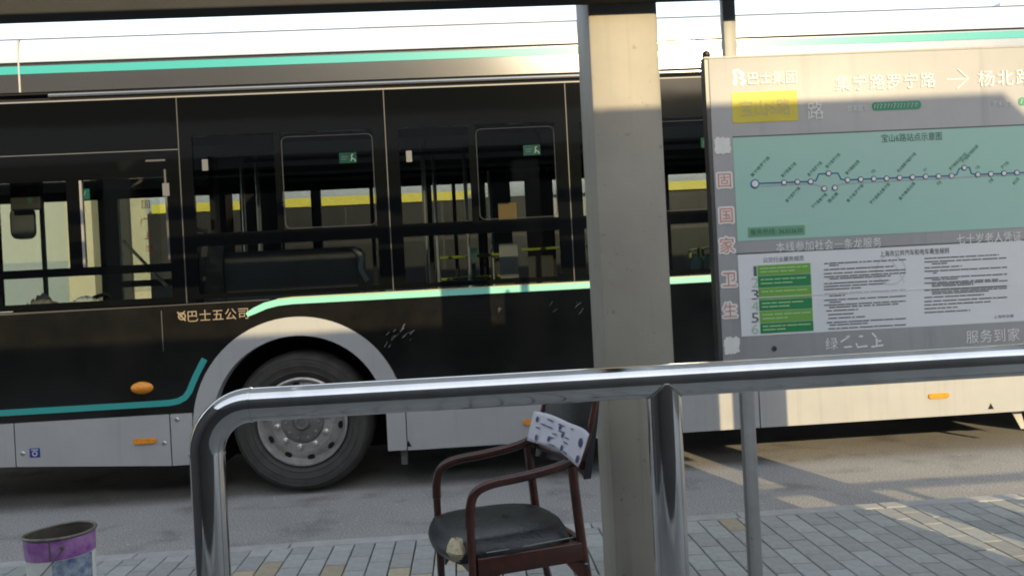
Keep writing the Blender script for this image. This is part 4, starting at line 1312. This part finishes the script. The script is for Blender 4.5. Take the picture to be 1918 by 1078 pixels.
for cx, rx, hz_, mt in ((-2.83, .13, .10, 'cloth_grey'), (-2.55, .15, .07, 'sticker_white')):
    vs, fs = [], []
    for i in range(9):
        for k in range(18):
            a = 2 * PI * k / 18; r = i / 8
            vs.append((cx + rx * r * math.cos(a), BY + .125 + .06 * r * math.sin(a), 1.342 + hz_ * (1 - r ** 2) * rg.uniform(.45, 1.1)))
    for i in range(8):
        for k in range(18):
            fs.append((i * 18 + k, (i + 1) * 18 + k, (i + 1) * 18 + (k + 1) % 18, i * 18 + (k + 1) % 18))
    B('crumpled_cloth', MB().add(vs, fs), mt, smooth=True, angle=20)
# visor screen and mirror hanging in the front corner, far door lettering
p = at(48, 352, BY + .22)
vz = B('visor_screen', MB().box(p.x - .10, p.x + .10, BY + .20, BY + .26, p.z - .15, p.z + .15, bev=.01), 'interior_dark')
m = MB()
for k in range(4):
    m.text('出口安全'[k], p.x + .035, p.z + .10 - k * .062, .04, .045, BY + .198)
B('visor_marks', m, 'exit_green', vz)
p = at(44, 415, BY + .30)
B('cab_mirror', MB().plate(rrect(p.x - .085, p.x + .075, p.z - .12, p.z + .10, .05, 5), BY + .29, BY + .32), 'interior_grey', smooth=True)
m = MB()
for k, (c, px, py) in enumerate((('国', 273, 383), ('广', 270, 415), ('上', 277, 440), ('丰', 280, 466))):
    p = at(px, py, FY - .3)
    m.text(c, p.x, p.z, .075, .075, FY - .30)
B('door_lettering', m, 'red_film')
B('door_glass', MB().box(at(240, 400, FY - .29).x, at(300, 400, FY - .29).x, FY - .295, FY - .290, 1.45, 2.3), 'clear_glass')

# ================================================================== what stands beyond the bus
def far_bus(xa, xb, y, label, yellow):
    r = root('city_bus', ((xa + xb) / 2, y + 1.25, 0), label, 'bus')
    P = lambda n, mb, mt, pr=None, **k: part(n, mb, mt, pr or r, **k)
    P('lower_body', MB().box(xa, xb, y, y + 2.5, .3, 1.2, bev=.05), 'white_paint')
    P('roof', MB().box(xa, xb, y, y + 2.5, 2.63, 3.10, bev=.08), 'white_paint', smooth=True)
    P('cabin', MB().box(xa + .02, xb - .02, y + .03, y + 2.47, 1.19, 2.64), 'interior_dark')
    for a, b in yellow:
        P('yellow_stripe', MB().plate([(a, 2.635), (b, 2.635), (b + .2 if b < xb - .5 else b, 2.765), (a, 2.765)], y - .006, y - .0005), 'bus_yellow')
    n = max(3, int((xb - xa) / 1.3))
    w = (xb - xa - .1) / n
    for k in range(n):
        x = xa + .05 + k * w
        pn = P('window', MB().box(x + .02, x + w - .02, y + .005, y + .028, 1.28, 2.61), 'far_window')
        P('window_frame', MB().box(x - .02, x + .018, y, y + .029, 1.2, 2.62), 'black_trim', pn)
        P('window_bar', MB().box(x + .02, x + w - .02, y - .001, y + .004, 2.05, 2.10), 'black_trim', pn)
        P('curtain', MB().box(x + .1, x + w - .15, y + .001, y + .0045, 2.12, 2.60), 'far_grey', pn) if x > 0 and k % 4 != 1 else None
    for cx in (xa + 2.4, xb - 3.2):
        wl = P('wheel', MB().lathe([(.29, .02), (.36, -.02), (.46, .01), (.478, .1), (.478, .26), (.3, .28)], (cx, y, .478), axis='y', n=32), 'rubber', smooth=True)
        P('rim', MB().lathe([(.30, .02), (.25, .05), (.14, .02), (.0005, .015)], (cx, y, .478), axis='y', n=28), 'rim_steel', wl, smooth=True)
    return r
far_bus(-4.6, 6.9, 12.6, 'white city bus with yellow roof stripe behind the near bus', [(-4.5, .05), (3.0, 6.85)])

bl = root('station_building', (-12, 18.2, 0), 'cream station building with pilasters and louvred vent beyond the bus', 'building')
P = lambda n, mb, mt, pr=None, **k: part(n, mb, mt, pr or bl, **k)
P('wall', MB().box(-26, -8.10, 18.2, 24, 0, 5.6), 'building_pale')
P('wall', MB().box(-8.095, -4.6, 19.0, 24, 0, 5.6), 'building_dark')
P('plinth', MB().box(-26, -8.11, 18.15, 18.198, 0, 2.3), 'building_base')
P('parapet', MB().box(-26.1, -4.5, 17.6, 24.1, 5.6, 6.0), 'building_cream')
for x in (-8.05, -6.75, -5.2):
    P('pilaster', MB().box(x, x + .52, 17.7, 18.19, 0, 4.6), 'building_cream')
    P('capital', MB().add([(x - .05, 17.65, 4.6), (x + .57, 17.65, 4.6), (x + .57, 18.18, 4.6), (x - .05, 18.18, 4.6), (x - .5, 17.3, 5.6), (x + 1.0, 17.3, 5.6), (x + 1.0, 18.18, 5.6), (x - .5, 18.18, 5.6)],
                          [(3, 2, 1, 0), (0, 1, 5, 4), (1, 2, 6, 5), (2, 3, 7, 6), (3, 0, 4, 7)]), 'building_cream')
P('lower_wall', MB().box(-6.7, -4.6, 18.6, 18.98, 0, 3.2), 'building_cream')
lv = P('louvre', MB().box(-6.02, -5.55, 18.56, 18.595, 3.3, 4.3), 'building_dark')
for k in range(8):
    P('slat', MB().box(-6.0, -5.57, 18.50, 18.555, 3.34 + k * .12, 3.41 + k * .12), 'louvre_white', lv)
b3 = root('outer_block', (0, -22, 0), 'unseen dark blocks added behind the camera to darken the bus reflections', 'building')  # added light blocker: hides low sky from the bus side's reflections
hx = [-60, -34, -19, -6, 2, 7.4, 17, 33, 60]
for k, (a, b) in enumerate(zip(hx[:-1], hx[1:])):
    h = (12.5, 14.0, 12.6, 11.6, 10.1, 8.3, 8.6, 9.4)[k]
    part('wall', MB().box(a, b - .02, -28, -22, 0, h), 'blocker_dark', b3)
    part('cornice', MB().box(a - .1, b - .12, -28.1, -21.8, h + .005, h + .3), 'blocker_dark', b3)
    n = max(1, int((b - a) / 3))
    for i in range(n):
        for zz in (1.0, 4.2):
            part('window', MB().box(a + .8 + i * 3, a + 2.2 + i * 3, -21.99, -21.94, zz, zz + 1.6), 'far_window', b3)
b2 = root('outer_block', (10, 34, 0), 'pale flat-roofed office block far behind the buses', 'building')
P = lambda n, mb, mt, pr=None, **k: part(n, mb, mt, pr or b2, **k)
P('wall', MB().box(2.5, 22, 34, 44, 0, 6.4), 'building_pale')
for k in range(9):
    for zz in (1.2, 4.0):
        wn_ = P('window', MB().box(3.2 + k * 2.1, 4.6 + k * 2.1, 33.95, 33.995, zz, zz + 1.5), 'far_window')
        P('sill', MB().box(3.1 + k * 2.1, 4.7 + k * 2.1, 33.85, 33.99, zz - .1, zz - .01), 'building_cream', wn_)

def tree(x, y, h, r, seed, label):
    rg = random.Random(seed)
    t = root('tree', (x, y, 0), label, 'tree', 'trees behind the buses')
    part('trunk', MB().tube([(x, y, -.1), (x + .05, y, h * .35), (x - .05, y + .05, h * .75)], [.16, .12, .04], 10), 'bark', t, smooth=True)
    for k in range(6):
        a = rg.uniform(0, 2 * PI)
        part('limb', MB().tube([(x, y, h * rg.uniform(.3, .5)), (x + r * .4 * math.cos(a), y + r * .4 * math.sin(a), h * .62), (x + r * .8 * math.cos(a), y + r * .8 * math.sin(a), h * rg.uniform(.65, .85))], [.06, .04, .012], 7), 'bark', t, smooth=True)
    m = MB()
    cl = [(x + rg.gauss(0, r * .45), y + rg.gauss(0, r * .45), h * .70 + rg.gauss(0, h * .13), rg.uniform(.25, .5) * r) for _ in range(26)]
    for cx, cy, cz, cr in cl:
        for _ in range(130):
            d = Vector((rg.gauss(0, 1), rg.gauss(0, 1), rg.gauss(0, 1))).normalized() * cr * rg.uniform(.5, 1.05)
            p = Vector((cx, cy, cz)) + d
            e1 = Vector((rg.gauss(0, 1), rg.gauss(0, 1), rg.gauss(0, 1))).normalized() * rg.uniform(.05, .10)
            e2 = e1.orthogonal().normalized() * rg.uniform(.03, .05)
            m.quad(p - e1, p + e2, p + e1, p - e2)
    part('crown', m, 'leaf', t)
tree(-1.1, 25.5, 5.0, 1.5, 1, 'leafy green tree rising over the roof of the yellow-striped bus')
tree(14.0, 27, 5.6, 1.9, 2, 'broad leafy tree at the right behind the yellow-striped bus')
